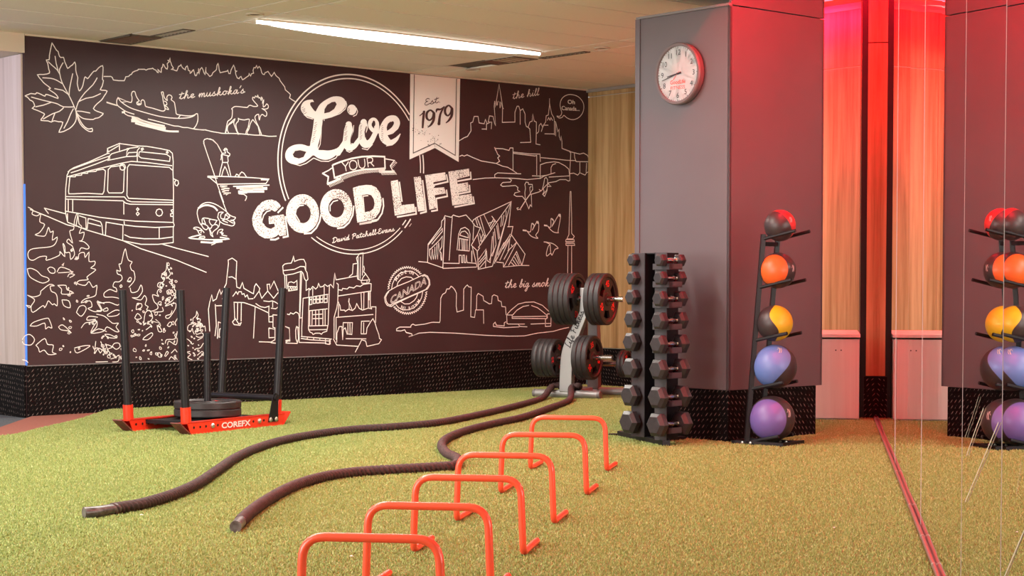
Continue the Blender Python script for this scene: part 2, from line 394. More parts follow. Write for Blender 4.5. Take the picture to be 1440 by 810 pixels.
# column --------------------------------------------------------------
CW, CD = 0.89, 0.79
col = tag(part('column', MB().box2((0.03, 0.05, SUB), (CW-0.06, CD-0.03, 2.60)), M_['black'], None, EC, A), 'large grey clad square column with black tread plate base', kind='structure')
part('cladding', MB().box2((0.0, 0.0, 0.316), (0.02, CD-0.012, 2.645)), M_['column'], col, bevel=0.0015)
part('cladding', MB().box2((0.0, 0.0, 0.316), (CW, 0.02, 2.645)), M_['column'], col, bevel=0.0015)
part('cladding', MB().box2((CW-0.02, 0.0, 0.316), (CW, CD, 2.645)), M_['column'], col, bevel=0.0015)
part('cladding', MB().box2((0.0, CD-0.01, 0.316), (CW, CD+0.01, 2.645)), M_['column'], col, bevel=0.0015)
part('cladding', MB().box2((0.012, 0.0, 2.652), (CW, 0.02, ZH-0.002)), M_['column'], col, bevel=0.0015)
part('cladding', MB().box2((CW-0.02, 0.0, 2.652), (CW, CD, ZH-0.002)), M_['column'], col, bevel=0.0015)
part('corner_strip', MB().box2((-0.008, CD-0.03, 0.316), (0.0, CD+0.01, 2.645)), M_['column'], col)
part('top_trim', MB().box2((-0.012, 0.0, 2.645), (0.02, CD, 2.660)), mat('dull_aluminium', (0.20, 0.18, 0.18), 0.5), col)
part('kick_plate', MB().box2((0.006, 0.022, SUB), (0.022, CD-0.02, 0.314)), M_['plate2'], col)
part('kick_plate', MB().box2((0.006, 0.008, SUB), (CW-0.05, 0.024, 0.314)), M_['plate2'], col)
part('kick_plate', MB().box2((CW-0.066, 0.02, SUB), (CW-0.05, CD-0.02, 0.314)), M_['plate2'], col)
# mirror wall -----------------------------------------------------------
# local frame of the mirror wall: x along md (away), y = mn (into the room)
M0 = mirror_pt(0)
def ml(y): return (mirror_pt(y)-M0).length*(1 if y >= 0 else -1)
mw = tag(part('wall_mirror', MB().box2((ml(-2.5), -0.15, SUB), (ml(14.5), -0.012, ZH)), mat('wall_core_dark', (0.03, 0.025, 0.025), 0.8), None, M0, AM), 'wall carrying the tall mirrors', kind='structure')
ys = [12.62, 11.1, 9.37, 8.0, 6.93, 5.94, 4.94, 3.86, 2.8, 1.75, 0.7]
tilt = [0.0, 0.10, -0.08, 0.10, -0.06, 0.10, 0.0, -0.26, 0.0, 0, 0]
for i in range(len(ys)-1):
    a, b = ml(ys[i+1]), ml(ys[i]); hw = (b-a)/2
    o = part('mirror_panel', MB().box2((-hw+0.003, -0.008, 0.006), (hw-0.003, 0.0, ZH-0.01)), M_['mirror'], mw, ((a+b)/2, -hw*math.sin(math.radians(tilt[i])) if abs(tilt[i]) > 0.2 else 0, 0), math.radians(tilt[i]))
    part('mirror_joint', MB().box2((a-0.0015, -0.006, 0.006), (a+0.0015, 0.0006, ZH-0.01)), M_['edge'], mw)
tr = part('bottom_track', MB().tube([(ml(-0.5), 0.009, 0.012), (ml(12.55), 0.009, 0.012)], 0.0088, 12), mat('red_tinted_track', (0.42, 0.20, 0.20), 0.3, 0.7), mw)  # silver metal with the red cove light tinted into its colour
for y in (12.4, 8.9, 7.55, 6.62, 5.95):
    part('track_clip', MB().tube([(ml(y)-0.012, 0.009, 0.012), (ml(y)+0.012, 0.009, 0.012)], 0.0102, 12), M_['steel'], mw)
# chalky scuffs left on the glass
scf = mat('chalky_scuff', (0.42, 0.39, 0.30), 0.9)
for k, ln in enumerate([(1383, 574, 1371, 606, 1359, 641), (1404, 594, 1380, 652, 1357, 706), (1441, 744, 1428, 774, 1412, 812), (1376, 558, 1366, 590, 1357, 615), (1436, 650, 1433, 672, 1429, 695)]):
    pts = [on_plane(ln[i], ln[i+1], M0 + mn*0.003, mn) for i in (0, 2, 4)]
    wd = 0.005 if k < 3 else 0.002
    loc = [Vector(((p-M0).dot(md), 0.003, p.z)) for p in pts]
    mbs = MB()
    for a, b in zip(loc, loc[1:]):
        dd = (b-a).normalized(); sd = Vector((dd.z, 0, -dd.x))*wd/2
        mbs.add([a+sd, b+sd, b-sd, a-sd], [(0, 1, 2, 3)])
    part('scuff_streak', mbs, scf, mw)
# end post of the mirror wall
PX = ml(12.62)
post = thing('mirror_end_post', 'narrow oak faced black post where the mirror ends', 'post', M0 + md*PX, AM)
part('core', MB().box2((0.012, 0.0, SUB), (0.45, 0.115, ZH-0.002)), M_['black'], post)
part('panel', MB().box2((0.0, 0.0, 0.305), (0.012, 0.072, 2.675)), M_['oak'], post)
part('panel', MB().box2((0.0, 0.0, 2.683), (0.012, 0.072, ZH-0.002)), M_['oak'], post)
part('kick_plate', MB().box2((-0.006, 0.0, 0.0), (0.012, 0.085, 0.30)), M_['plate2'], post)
MURAL = """
@maple_leaf_drawing 20 40 5.06
268,103 285,130 300,155 312,165 318,190 330,207 350,206 358,235 370,262 380,284 400,268 415,258 430,240 437,265 437,295 445,330 452,350 448,390 455,425 462,444 475,432 488,405 500,350 510,348 522,357 540,335 565,305 580,303 600,280 628,265 631,300 627,362 634,370 625,410 612,436 635,440 660,446 640,480 620,510 590,535 563,570 590,590 632,605 620,620 600,635 575,640 560,648 520,646 490,640 465,625 447,605
268,103 262,130 250,190 248,222 228,225 238,250 245,290 250,318 205,328 165,330 195,370 215,392 257,425 245,433 285,460 305,480 310,498 265,481 225,469 218,482 190,469 160,457 150,467 120,463 100,470 78,480 95,490 112,510 132,520 145,552 128,568 155,580 180,590 200,600 215,610 200,635 190,654 240,658 262,666 283,657 315,664 345,668 330,710 318,738 350,733 372,722 395,710 418,688 436,660 442,625 436,575
441,590 452,640 470,680 495,708 530,732 555,732 553,711 530,716 500,700 475,668 458,635 441,590
440,590 410,520 385,470 340,385 325,330 322,290 348,243
325,330 305,295 268,262 240,235
290,198 298,250 312,300
340,392 300,368 260,355 200,351
385,470 345,440 285,428
390,475 393,430 405,370 416,320
440,575 455,525 500,460 560,400 590,350
460,520 510,497 560,488 615,463
425,558 350,558 310,538 265,525 200,510 120,488
265,525 210,545 150,558
350,565 320,590 270,608 205,645
288,605 275,640 268,660
420,572 400,610 380,660 352,712
445,588 480,590 540,602
@forest_skyline_drawing 140 70 10.13
60,380 160,380 180,395 195,430 270,440 350,441 362,415 372,385 412,380 430,360 455,348 468,322 500,305 545,290 550,278 640,278 660,290 690,275 745,268 755,262 775,280 800,290 820,320 835,325 830,280 850,300 862,318 878,320 880,262 895,245 902,207 915,215 925,240 945,268 962,275 970,240 962,200 975,185 992,170 970,150 990,155 1003,118 1005,165 1018,190 1025,220 1040,240 1050,262 1020,280 1050,283 1085,298 1100,300 1112,270 1125,235 1145,230 1158,212 1170,240 1185,262 1205,275 1220,285 1225,250 1248,230 1258,262 1265,295 1285,300 1290,335 1310,320 1330,290 1345,310 1355,360 1372,370 1385,350
@forest_skyline_drawing 270 70 9.6
-10,300 10,275 20,270 30,310 45,350 60,345 70,310 85,310 88,250 95,330 108,265 130,240 145,265 160,310 175,335 188,235 190,310 210,325 225,345 238,360 265,345 280,310 320,278 330,262 335,210 350,185 358,215 365,270 380,310 400,305 475,288 482,275 495,320 515,322 525,275 540,245 560,208 575,240 582,285 605,288 585,300 590,335 610,380 635,390 640,375 660,360 680,405 700,395 765,348 770,320 790,355 800,325 830,315 822,280 835,240 855,245 870,212 885,250 905,225 925,250 940,310 955,330 975,335 985,310 1010,300 1025,292 1050,330 1072,360 1100,320 1108,305 1130,345 1150,365 1175,385 1190,420 1250,500 1258,540 1310,585 1328,605 1315,650 1350,675 1400,705
@canoe_drawing 150 120 10.13
0,238 60,258 150,285
0,246 70,268 150,290
160,175 142,220 150,280 210,330 280,375 392,412
160,175 200,230 280,290 360,330 450,360 560,392 720,435 850,458 960,468 1060,470 1150,462 1220,445 1260,420
160,175 290,230 215,242
290,230 350,242 360,170 352,140 360,100 380,85 402,95 412,130 425,165 450,205 462,222 430,240 432,270 460,280 490,265 488,230 505,208 525,212 540,235 545,270 560,302 650,325 730,350 795,367 830,350 820,290 805,230 795,160 778,105 790,95 805,100 812,150 830,190 862,215 855,170 880,138 915,145 930,175 918,205 960,240 972,290 985,370 995,410 1060,425 1150,435 1230,430 1285,402 1298,440 1295,510 1270,575 1235,618
1050,425 1020,465
435,250 480,262 440,272
820,225 850,240 855,275 825,285 860,310 880,345 835,330 830,300
590,480 720,512 850,548 960,578 1020,582 1090,600 1150,602 1230,620 1300,630 1418,634
222,385 260,378 w3
235,385 300,430 400,452 470,495
w4 365,468 430,470 500,505 600,535 700,560 825,585
w5 360,503 440,510 560,545 700,585 840,615
w3 410,540 520,572 650,602 800,640 900,655 1025,657
@moose_drawing 240 110 9
285,640 400,655 440,655 520,675 600,688 660,698 820,700 960,710 1060,720 1150,722 1240,735 1340,733
690,690 700,640 720,550 750,525 775,490 780,400 770,390 790,370 830,357 960,370 985,350 1010,343 1050,357 1100,350 1060,300 1035,265 1040,240 1060,250 1072,225 1095,240 1100,215 1115,250 1130,245 1145,280 1150,240 1165,275 1160,320 1178,275 1170,330 1172,362 1195,350 1215,325 1235,350 1228,380 1190,392 1155,385 1195,410 1215,440 1210,475 1190,480 1160,458 1135,480 1122,527 1115,500 1112,458 1080,468 1065,500 1085,560 1110,610 1150,715
1105,610 1130,715
1040,525 1075,570 1108,612
1035,525 1005,580 990,640 965,690 985,720
965,690 990,560 990,518 930,528 870,518 855,508 855,540 825,580 830,630 850,690 880,708
855,712 830,660 800,580 800,550 812,515 770,550 730,590 715,650 735,698
695,690 720,600 800,545
948,710 955,670 990,600
@streetcar_drawing 80 190 5.065
445,60 570,77 640,80 740,97 800,110 822,130 828,190 826,245 830,400 828,620 835,640 828,660 828,765 720,778 600,778 520,762 470,752 345,715 210,675 75,620
448,58 360,95 358,132 375,130
445,60 445,110
360,95 365,120 440,75
358,132 230,190 120,232 90,250 72,285 62,380 60,545 75,620
72,297 250,250 460,200 530,187 640,195 820,218
498,97 530,92 580,85
78,262 100,245 250,190 370,150 362,180 494,153 566,150 572,122 510,125 494,152 500,110 515,95
100,268 150,252 280,205 370,170
375,170 375,148 390,133 500,100
572,187 572,110 590,88
592,118 780,137 806,155 802,187 600,163 582,150 585,122 592,118
608,102 616,100 612,92 600,96 602,108 612,108
786,130 792,124 786,115 778,122 786,130
92,298 100,296 130,297 132,288 175,285 178,272 218,272 220,262 278,258 282,250 330,243 345,255 335,400 325,420 212,414 120,418 85,418 82,400 92,298
385,226 470,215 480,230 474,400 462,412 370,412 360,395 365,245 385,226
448,228 452,212 466,206 482,212 488,228 482,244 466,250 452,244 448,228
515,210 800,230 822,250
515,210 502,230 498,430 510,450 828,464
60,438 480,440 500,465 530,475 828,480
62,456 470,468 490,485 520,492 828,496
476,475 476,565
80,458 80,545
112,462 112,545
60,542 140,555 300,585 470,605 560,613 828,622
478,615 480,640 560,650 700,658 830,652
728,660 728,735
482,710 520,728 620,738 730,738 828,725
75,560 75,620
135,650 150,560
205,590 208,675
155,655 205,668
160,575 205,590 208,672
215,668 222,595 240,597 310,618 320,640 327,712
222,625 312,648
345,710 350,620 470,640 468,750
566,528 574,518 584,528 574,538 566,528
564,560 574,548 586,560 574,572 564,560
704,552 712,532 728,526 745,532 752,552 745,570 728,577 712,570 704,552
828,530 812,535 818,548 828,545
828,555 808,562 810,578 828,580
828,310 845,318 862,325 866,345 855,362 842,355 838,335 850,318
-90,520 60,560
-190,530 -60,582 75,640 120,650
-90,520 -60,560
470,752 600,810 850,890 1065,978
745,775 860,808 1080,865
@fishing_boat_drawing 280 185 8.1
55,130 50,110 60,90 90,80 150,95 205,145 240,210 262,248
120,82 160,98 210,150 250,225
50,130 100,280 165,470 205,600 280,810
262,248 255,290 245,325 250,270 262,248
262,248 300,245 295,225 280,212 290,195 305,190 320,205 318,230 350,255 345,275 325,290 330,340 322,352 265,352 262,248
320,205 275,212
270,262 320,275 340,278
265,352 245,430 230,505
322,352 345,440 362,515
255,508 270,450 292,400 310,430 338,510
98,508 400,515 600,525 795,540 760,592 500,595 210,600 120,525 98,520 98,508
110,520 210,530
705,545 790,545
705,550 785,552
405,518 425,485 445,495 450,518 465,480 485,460 510,475 540,520
w2 240,620 320,620 250,635 345,650 250,658 340,672 260,685 360,700 275,710 330,708 305,722
w2 390,625 800,610
w4 430,640 730,638
w5 470,650 775,648
w4 500,668 610,665
w4 450,685 740,682
w3 450,700 545,695
455,710 510,715 540,740 535,765 522,788
@leaping_fish_drawing 260 270 10.8
520,-10 550,80 590,190 635,305
185,330 190,280 210,235 260,185 330,160 400,165 480,195 560,245 630,300 680,350 730,375 765,385 760,405 735,425 690,430 740,440 755,470 745,500 710,515 650,500 590,485 540,455 520,430
w3 205,245 270,210 340,200 400,212 450,235 495,285
185,330 200,400 215,450 245,500 262,470 260,420 280,395 345,400 400,415 480,430 480,440 455,490 490,500 500,525
262,470 310,485 295,440 280,400
250,480 260,520 290,560 330,570 350,530 320,500 262,480
350,530 380,555 400,540 412,510 390,490 370,450 375,420 400,412
412,510 440,500 455,480
360,545 380,600 390,650 425,678 410,640 370,550
410,640 430,600 480,560 515,520 530,450
520,430 500,390 505,340 520,310 580,308 545,340 545,395 580,408 600,400 615,345 650,330 680,380 630,410 570,430 650,465
610,345 640,360 665,385
620,410 720,470 755,470
495,380 520,430 w2
290,615 240,560 190,535 140,540 135,560 180,570 220,640 250,650
200,590 250,580 240,630
490,640 500,600 530,570 575,570 560,600 545,620 575,640
530,610 580,625 560,650 640,670
w2 240,650 60,695 210,715 420,725 670,715 560,690 530,690
215,695 230,680 290,672 295,700 210,695
w3 245,760 400,770 570,750
w2 560,740 430,745
460,780 400,805
@boathouse_scene_drawing 640 190 7.2
45,215 70,203 90,213 120,200 180,228 265,262 415,287 480,315 530,325 580,355 630,390
400,125 430,195 450,212 430,230 450,265 418,285
398,125 410,155 405,135 480,138 545,155 555,130 585,130 585,360
590,172 750,190 858,192 862,270
595,185 810,212 825,205 825,405
590,170 595,190
868,228 1000,240 1130,255 1215,258 1225,268 1355,270
860,438 862,300 920,280 1000,270 1050,278 1110,310 1150,345 1158,410
970,388 970,330 985,300 1020,288
780,412 870,415 930,405 1010,380
860,440 900,415 1012,380
950,425 1160,412
665,392 550,388 430,382 400,400 400,425 420,435
180,450 300,435 410,432 600,438 730,450 860,438
545,440 570,455 560,475 480,480 460,505 480,520 610,510 635,530 630,555 655,572 605,585 595,605 620,620 680,620 710,660
1160,170 1170,180 1160,380 1160,460 1145,465 1120,450 1060,450 1020,470 960,480
1080,135 1165,168 1205,178 1260,192 1300,182 1340,205 1355,248
1205,178 1210,230 1225,268
1262,270 1262,380 1240,405 1200,385 1160,390
1270,385 1315,405 1330,380 1360,368 1360,270
1330,285 1325,380
@hockey_players_drawing 640 190 7.2
710,660 745,745 760,705 775,725 770,600
710,660 705,580 712,540 705,500 718,475 740,480 742,498 780,500 785,550 765,580 760,600 755,530 770,520
w2 760,595 710,665 660,745
640,735 625,740 630,755 655,750 665,758
765,600 850,575 880,555
880,555 895,500 905,440 920,428 935,450 935,500 930,560 905,620 885,600 900,570 890,540
850,550 870,565 910,520 940,490 970,520 935,520
935,520 925,560 890,600
940,485 960,480
@parliament_drawing 640 100 4.05
22,397 50,380 70,372 90,340 88,295 100,290 108,258 130,258 136,295 165,300 172,275 182,300 205,290 188,290 195,255 215,258 225,300 230,310 222,200 225,170 228,205 235,165 250,75 262,150 270,205 268,292 335,290 340,290 340,235 352,200 362,200 370,225 370,305
208,290 205,330
178,300 178,335
152,330 178,330
235,165 235,195 245,170 240,195
255,175 255,210 262,178 268,205 275,215
370,225 385,215 398,245 398,290 405,315 415,320 425,330 430,405 370,407
415,320 425,290 438,285 442,245 450,285 462,290 462,330 460,415 485,420
465,355 475,345 478,310 488,298 498,320 490,345
498,320 508,300 515,290 518,255 530,250 537,195 537,155 540,200 550,245 562,265 565,285 572,290 572,370
565,285 565,365
510,357 565,358
525,280 532,265 540,280 545,265 555,282
500,308 530,308
572,290 585,345 592,330 592,370 600,395 603,370 608,400 608,440 655,457
@tower_drawing 700 240 5.786
588,170 582,380 578,520 562,555 610,555 622,535 600,510 600,380 595,170 588,170
552,570 555,560 620,562 622,578 552,578 552,570
w2 555,580 615,580
552,592 622,592 625,608 555,608 552,592
570,610 568,810
600,610 600,900
568,810 567,900
@flying_geese_drawing 700 240 5.786
w3 205,485 232,488
230,488 265,497 275,430 295,445 280,485 318,415 332,430 330,490 308,525 325,550 290,543 262,525 240,495
w3 315,415 328,430
w2 278,430 292,440
w3 378,445 402,448
400,448 430,460 432,390 455,410 440,455 495,360 510,375 490,490 492,505 450,498 410,460
w4 495,360 508,372
w2 435,390 450,405
w2 375,580 400,582
395,582 450,595 490,630 465,640 440,688 430,670 400,695 395,670 410,615 425,600 395,585
425,600 430,680
@museum_drawing 590 270 6.75
-10,660 75,668 80,495 205,330 210,275 225,260 240,225 300,240 320,218 345,228 375,235 440,218 505,290
w2 240,245 220,720
220,720 75,670
220,725 540,712
310,240 300,360 280,650
515,300 505,460
w2 495,560 495,665
230,675 375,678 375,600 395,600 400,670 410,670 410,600 425,600 425,670 438,670 445,600 452,670 540,678
85,500 215,345 215,375 115,495
100,545 190,455 215,420 210,520 190,560 205,580 210,650
95,540 95,600 110,640 120,540 130,640 145,520 150,640 165,490 170,640 180,480 205,650
355,550 370,400 390,350 430,335 465,360 478,400 470,560 365,550
380,410 395,380 430,370 460,400 462,435 380,410
375,440 460,455
380,440 375,545
400,445 405,550
415,450 418,552
430,452 430,552
448,455 450,558
500,285 510,265 545,240 700,170 870,90 845,330
870,92 555,530
868,95 690,705
865,100 710,680
505,295 530,325 575,340 550,400 490,505
530,250 550,320
545,245 620,440
575,240 630,430
610,215 680,360
610,215 650,300 720,270 670,350
685,230 730,290
700,260 665,320
715,275 680,330
550,400 570,500
570,395 590,480
620,410 580,500
600,400 575,470
490,505 548,560 555,735 620,720 690,705
w2 545,560 560,730
500,520 545,710
570,530 550,560
560,640 630,540 620,600 565,665
565,690 625,620
630,545 625,720
570,720 625,655
635,560 640,650 670,670 690,420
700,380 700,560 660,650
710,350 725,500 690,610
740,300 760,440
730,320 750,450
780,230 770,330
800,220 785,320
820,180 820,240
835,330 885,328 870,405 1000,590 970,695 795,712 810,690 920,480
860,400 720,660
870,410 760,650
860,420 840,560
800,640 855,540
870,500 880,520 920,475
835,560 920,480
845,695 920,565 970,695
870,670 900,700
885,645 920,695
900,620 940,690
915,590 950,680
730,665 795,672 795,712
970,697 1040,698
780,520 850,420
790,540 855,440
800,480 740,600
@made_in_canada_badge 530 365 9
145,400 120,430 95,480 105,540 130,580 180,595 230,560 400,480 560,410 640,370 670,320 665,260 640,210 600,190 560,205 400,280 250,340 145,400
150,408 128,435 110,480 118,530 140,565 180,580
575,213 600,203 630,220 655,265 658,315 640,350 620,370
175,570 630,372
185,375 195,310 230,230 290,175 370,148 440,148 490,175 530,215
252,338 265,290 310,240 370,218 430,225 468,255
240,570 275,610 330,638 400,635 470,610 530,550 565,480 580,400
300,530 350,562 410,560 470,520 500,480 515,435
@city_skyline_drawing 555 380 5.878
735,440 733,328 668,328 660,390 628,385 632,140 612,138 600,122 590,130 570,155 568,330 515,345 508,300 510,190 495,160 478,140 465,133 450,155 430,155 420,185 395,200 380,232 375,415 370,432 320,430 300,432 250,445 170,455 150,445 135,455 132,470 40,470 15,485 15,500 50,502 82,492 95,515 140,525 145,540 115,550 200,520 290,513 500,520 750,538 950,545 1070,543 1180,520 1310,505 1400,480 1440,473
675,328 678,210 690,192 730,215 735,250 760,265 780,278 800,275 805,215 820,203 850,215 855,250 880,260 885,300 915,303 920,370
928,365 960,330 1020,280 1080,265 1150,262 1220,290 1285,350
975,370 1010,330 1060,300 1110,290
1130,292 1180,310 1220,340 1260,375
925,370 970,370 970,398 1255,400 1260,380 975,385
925,375 928,440 940,445 1020,445 1075,445
1022,450 1035,465 1095,468
1285,360 1260,362 1262,395 1245,405 1245,465 1290,462 1292,372
1125,445 1240,440
1250,440 1290,440
815,465 815,445 830,430 840,455 905,460 905,435 920,425
815,465 900,475 1030,468
@castle_drawing 280 350 5.4
80,625 70,460 80,405 95,350 105,395 130,380 140,345 155,308 165,345 205,265 222,110 220,85 250,70 285,95 280,215 285,290 310,300 318,280 328,255 340,300 400,335 412,340 420,285 432,265 460,300 455,320 475,375 520,320 515,270 535,268 538,305 568,245 600,320
225,215 250,212 278,230
455,320 415,375
120,660 130,580 122,420
130,432 200,430
175,380 185,365 200,400
255,360 270,340 280,325 292,345 300,325 320,325 325,345 340,340 350,365 365,350 375,380 410,378
520,320 565,375 600,330 620,400
262,405 340,408 420,435 525,485
265,405 270,535
292,405 290,540
320,410 318,550
252,555 275,530 300,570 320,560 310,580 265,575 252,555
425,440 412,680
430,415 450,430 470,440 500,445 530,435 528,480
490,395 530,400 555,395 580,405 615,430 580,455 545,450
558,395 558,445
455,705 545,708 575,690 575,600 560,595 560,510 528,515
545,712 600,718
560,510 560,500 590,503 612,500
528,485 530,555 558,555
530,600 570,610 528,605 530,675 570,672
138,680 145,555 195,570
150,670 155,610 170,600 182,625 182,670 150,670
155,560 200,565
190,670 200,615
665,595 685,605 688,690 655,695
735,600 742,590 756,600
@castle_drawing 390 350 5.4
45,185 40,130 55,115 80,110 105,108 115,85 122,55 130,95 155,85 175,80 200,80 215,110 215,165 225,180 232,230 218,245 218,315 240,300 250,310 268,285 290,305 305,290 312,262 325,290 345,285 360,270 380,285 405,270 425,295 430,235 435,185 445,235 610,205
45,185 55,200 120,190 180,170 195,185 205,225 218,245
45,165 130,155 175,133 205,135 215,165
55,200 58,300
68,200 72,305
185,172 170,530
175,175 168,480
80,280 85,255 105,250 125,258 148,240 150,310 85,320 80,280
85,285 150,288
90,315 100,288 108,312 118,288 125,312 135,288 142,310
75,495 90,500 100,485 120,495 140,480 160,490 168,525 188,522
195,375 185,600 185,670
195,375 385,345
240,310 238,370
268,300 268,355
355,285 355,345
395,275 385,580
240,370 235,600 245,630 265,640 270,650 290,640 320,640 335,648 345,635 375,625 383,580
235,585 380,582
235,615 378,612
245,370 245,425 262,420 262,368
w2 245,385 262,385
272,365 272,415 290,412 290,362
w2 272,385 345,380
298,362 298,412 318,410 318,360
325,358 325,408 345,406 345,358
355,355 355,408 378,406 378,352
w2 355,380 378,378
240,470 380,455
265,470 262,580
245,475 245,580
345,462 345,580
362,460 362,580
290,468 290,580
315,465 315,580
270,500 340,495
270,530 340,528
60,590 90,600 95,700 65,700
65,700 65,715 150,718 160,680 155,600 145,590 138,620 140,680 150,710
65,710 90,690 w2
165,520 165,710
180,665 412,685
180,680 250,690 405,700
165,710 370,715
228,672 225,690
275,678 275,692
322,680 322,698
365,685 365,720 395,725 395,690
400,685 402,725
425,685 450,730 615,740
430,680 430,520 450,450 458,400 475,430 480,465 510,465 515,475 540,458 570,468 590,450 602,415 620,450 645,465 690,450 715,455 715,440 748,440 745,560
450,260 462,270 458,400
465,405 462,515
445,520 728,498
445,520 445,690
462,310 490,315 495,300 530,305 545,290 580,297 600,280 630,285 650,270 700,262 712,265 710,320 460,358
570,470 540,400 545,375 545,455
635,335 640,465
657,330 655,460
690,330 690,450
705,325 705,455
w2 695,330 695,390
450,710 452,640 470,590 490,590 495,690
495,690 500,610 515,600 530,650
498,600 500,560 570,560 565,650 525,645
535,560 535,645
550,565 552,645
635,640 638,550 700,548
635,645 675,645
655,560 655,640
520,682 675,683
675,645 680,600 710,550 725,530 740,560 755,610 770,650 775,680 790,690 770,720 680,740 670,700 640,690 615,740 590,785
545,210 570,190 575,115 605,110
605,205 610,110 600,70 625,35 655,30
615,230 612,60
628,225 630,60
645,200 650,40
655,130 660,150 655,175 670,190
605,205 610,230 640,240 650,215 670,190 700,235 635,240 640,260 690,262 700,240
680,235 680,265
@big_pine_drawing 30 290 3.683
35,5 60,20 55,40 80,50 100,40 95,80 120,95 95,135 72,148 105,155 125,150 140,110 150,135 165,130 160,175 185,160 178,190 150,210 60,220 35,240 38,270 60,280 95,262 130,260 130,280 195,255 200,235 225,260 215,195 225,210 228,240 250,240 255,275 275,250 265,210 255,200 235,185 245,170 265,190 250,130 270,120 275,75 290,35 298,90 312,105 300,140 325,135 315,175 300,180 325,185 350,210 340,222 310,215 300,235
295,265 300,245 325,240 330,265 350,238 350,285 380,285 378,305 360,320 385,330 340,365 345,380 300,385 290,400 330,410 350,390 370,420 390,410 388,440 380,465 330,480 310,500 355,490 365,520 345,530 375,545 395,545 415,540 392,495 430,505
30,325 50,322 80,335 105,360 135,370 142,385 110,398 65,380 40,360 30,325
135,325 150,315 172,325 172,345 150,345 135,325
100,440 145,405 170,412 150,415 155,440 175,450 185,470 185,515 170,505 160,510 140,490 130,510 120,525 110,515 60,550 50,520 65,495 65,480 30,460 60,470 95,460 100,440
188,410 230,410 235,430 270,450 210,455 208,430 188,410
210,485 245,490 252,525 220,515 210,485
45,620 65,600 130,580 145,590 158,630 140,625 125,635 120,605 80,620 45,620
192,625 215,615 258,655 240,645 205,640 192,625
185,340 205,315 260,338 190,345
210,305 220,295 215,310
75,720 120,685 135,715 165,720 160,755 180,765 140,768 118,745 95,755 88,735 75,720
275,735 290,730 330,722 355,725 290,760 275,740
310,630 330,605 360,600 380,590 388,600 375,620 360,655 400,635 442,650
285,550 300,520 325,515 335,535 310,570 285,550
5,690 20,670 45,665 68,690 50,718 15,715 5,700
5,795 25,800 35,810
25,513 48,518 40,525 25,513
240,365 250,350 275,355 250,370
385,700 380,760 400,735 430,750 410,700
395,575 350,570 340,590 385,585
@middle_pine_drawing 120 340 4.763
210,190 235,195 225,150 240,145 255,80 268,48 278,95 290,125 312,135 300,160 310,190 325,200 330,255 290,305
210,190 215,215 240,225 245,250 225,268 195,270 185,300 205,310 208,335 170,320 150,325 125,345 130,370 180,370 225,380 232,400 215,425 160,405 100,410 82,395 105,440 110,460 75,460
300,310 310,340 350,330 372,290 382,330 355,370 330,375 315,375 370,390 395,360 410,385 400,420 420,435 410,455 440,465
75,485 130,500 180,545 220,545 205,570 225,600 200,600 145,570 120,600 40,612 75,570 75,530 40,545
145,490 200,458 232,465 215,492 160,500 145,490
118,455 145,442 150,460 125,465 118,455
230,295 240,288 245,300 235,305 230,295
280,265 295,240 308,245 300,268 280,265
280,265 300,262
130,620 165,622 205,645 150,640 130,620
180,700 195,680 225,680 230,705 205,720 180,700
50,700 60,720 80,710 100,745 120,710 125,740 150,735 140,690 180,705 150,720 165,745
170,785 200,775 225,760 220,800 180,805
70,805 150,803
340,455 345,420 375,415 375,440 340,455
330,510 350,480 375,510 345,520 330,510
390,560 400,480 430,460 450,510 420,545 440,560 405,590
440,530 500,545 470,520
480,560 500,575 512,600 490,600 480,560
385,655 395,640 440,610 450,625 420,655 385,655
@far_pine_drawing 120 340 4.763
545,140 540,190 515,215 510,240 530,240 520,270 490,275 485,300 515,310 490,320 480,345 490,365 450,355 460,400 480,420 485,445 460,460 440,465
545,140 552,180 570,215 555,240 580,265 575,290 598,290 595,320 605,330 590,385 545,420 540,430 600,410 605,440 590,470 560,510 540,510 540,495 570,485 580,460
515,440 520,465 480,470 455,470
500,285 515,275 520,300 500,300 500,285
545,330 565,320 570,345 550,350 545,330
545,380 570,370 560,390 545,380
548,560 565,538 580,545 565,568 548,560
535,680 545,655 600,650 615,600
550,690 560,665 605,690 615,650 600,640
605,560 600,540 618,510
480,745 500,745 510,770 490,770 480,745
575,745 600,720 615,740
560,790 575,770 600,790 600,770 615,790
530,765 545,735 555,745 535,770
600,300 580,310
@small_pine_drawing 120 340 4.763
745,465 740,495 720,515 720,545 690,560 685,590 705,600 715,580 720,600 730,620
745,465 755,490 750,510 770,520 765,540 780,550 790,570 800,565 805,600
740,570 760,560 770,590 740,600 745,620 780,610 790,630 760,640 740,630
680,650 700,665 715,685 725,680
740,715 770,710 790,680 800,690
750,760 780,735 790,750 760,775
700,735 680,740 705,755 685,775 715,790
785,640 750,660
@ring_drawing 450 300 9
-1000000,0
@your_ribbon 450 210 10.125
w3 185,220 300,175 450,130 600,105 750,98 918,105 925,270 780,280 640,285 500,310 360,350 280,380 205,405 175,220
w2 35,342 120,300 170,265
w2 205,410 240,412 290,415 290,385 345,360
w4 105,492 180,465 290,415
w3 35,342 118,390 105,492
w2 925,135 1058,158 1000,235 1040,318
w4 850,320 1060,318
w4 850,320 845,290 925,282
w2 855,318 925,290
w1 1065,170 1095,195
w1 1050,185 1085,205
w1 1040,200 1070,225
w1 1025,215 1055,240
w1 1015,230 1040,260
w1 1045,295 1085,355
@live_shadow 395 120 6.75
215,275 250,305 302,320
408,318 480,300 560,268 610,225 625,185 615,150
385,380 380,480 372,560 350,608
410,335 408,320
120,745 180,762 240,740 310,690 380,720 450,722 520,690 580,600
420,268 425,220 460,170 510,160
115,650 130,620 180,612 240,630
690,380 685,440 670,500 665,550 690,560 730,520
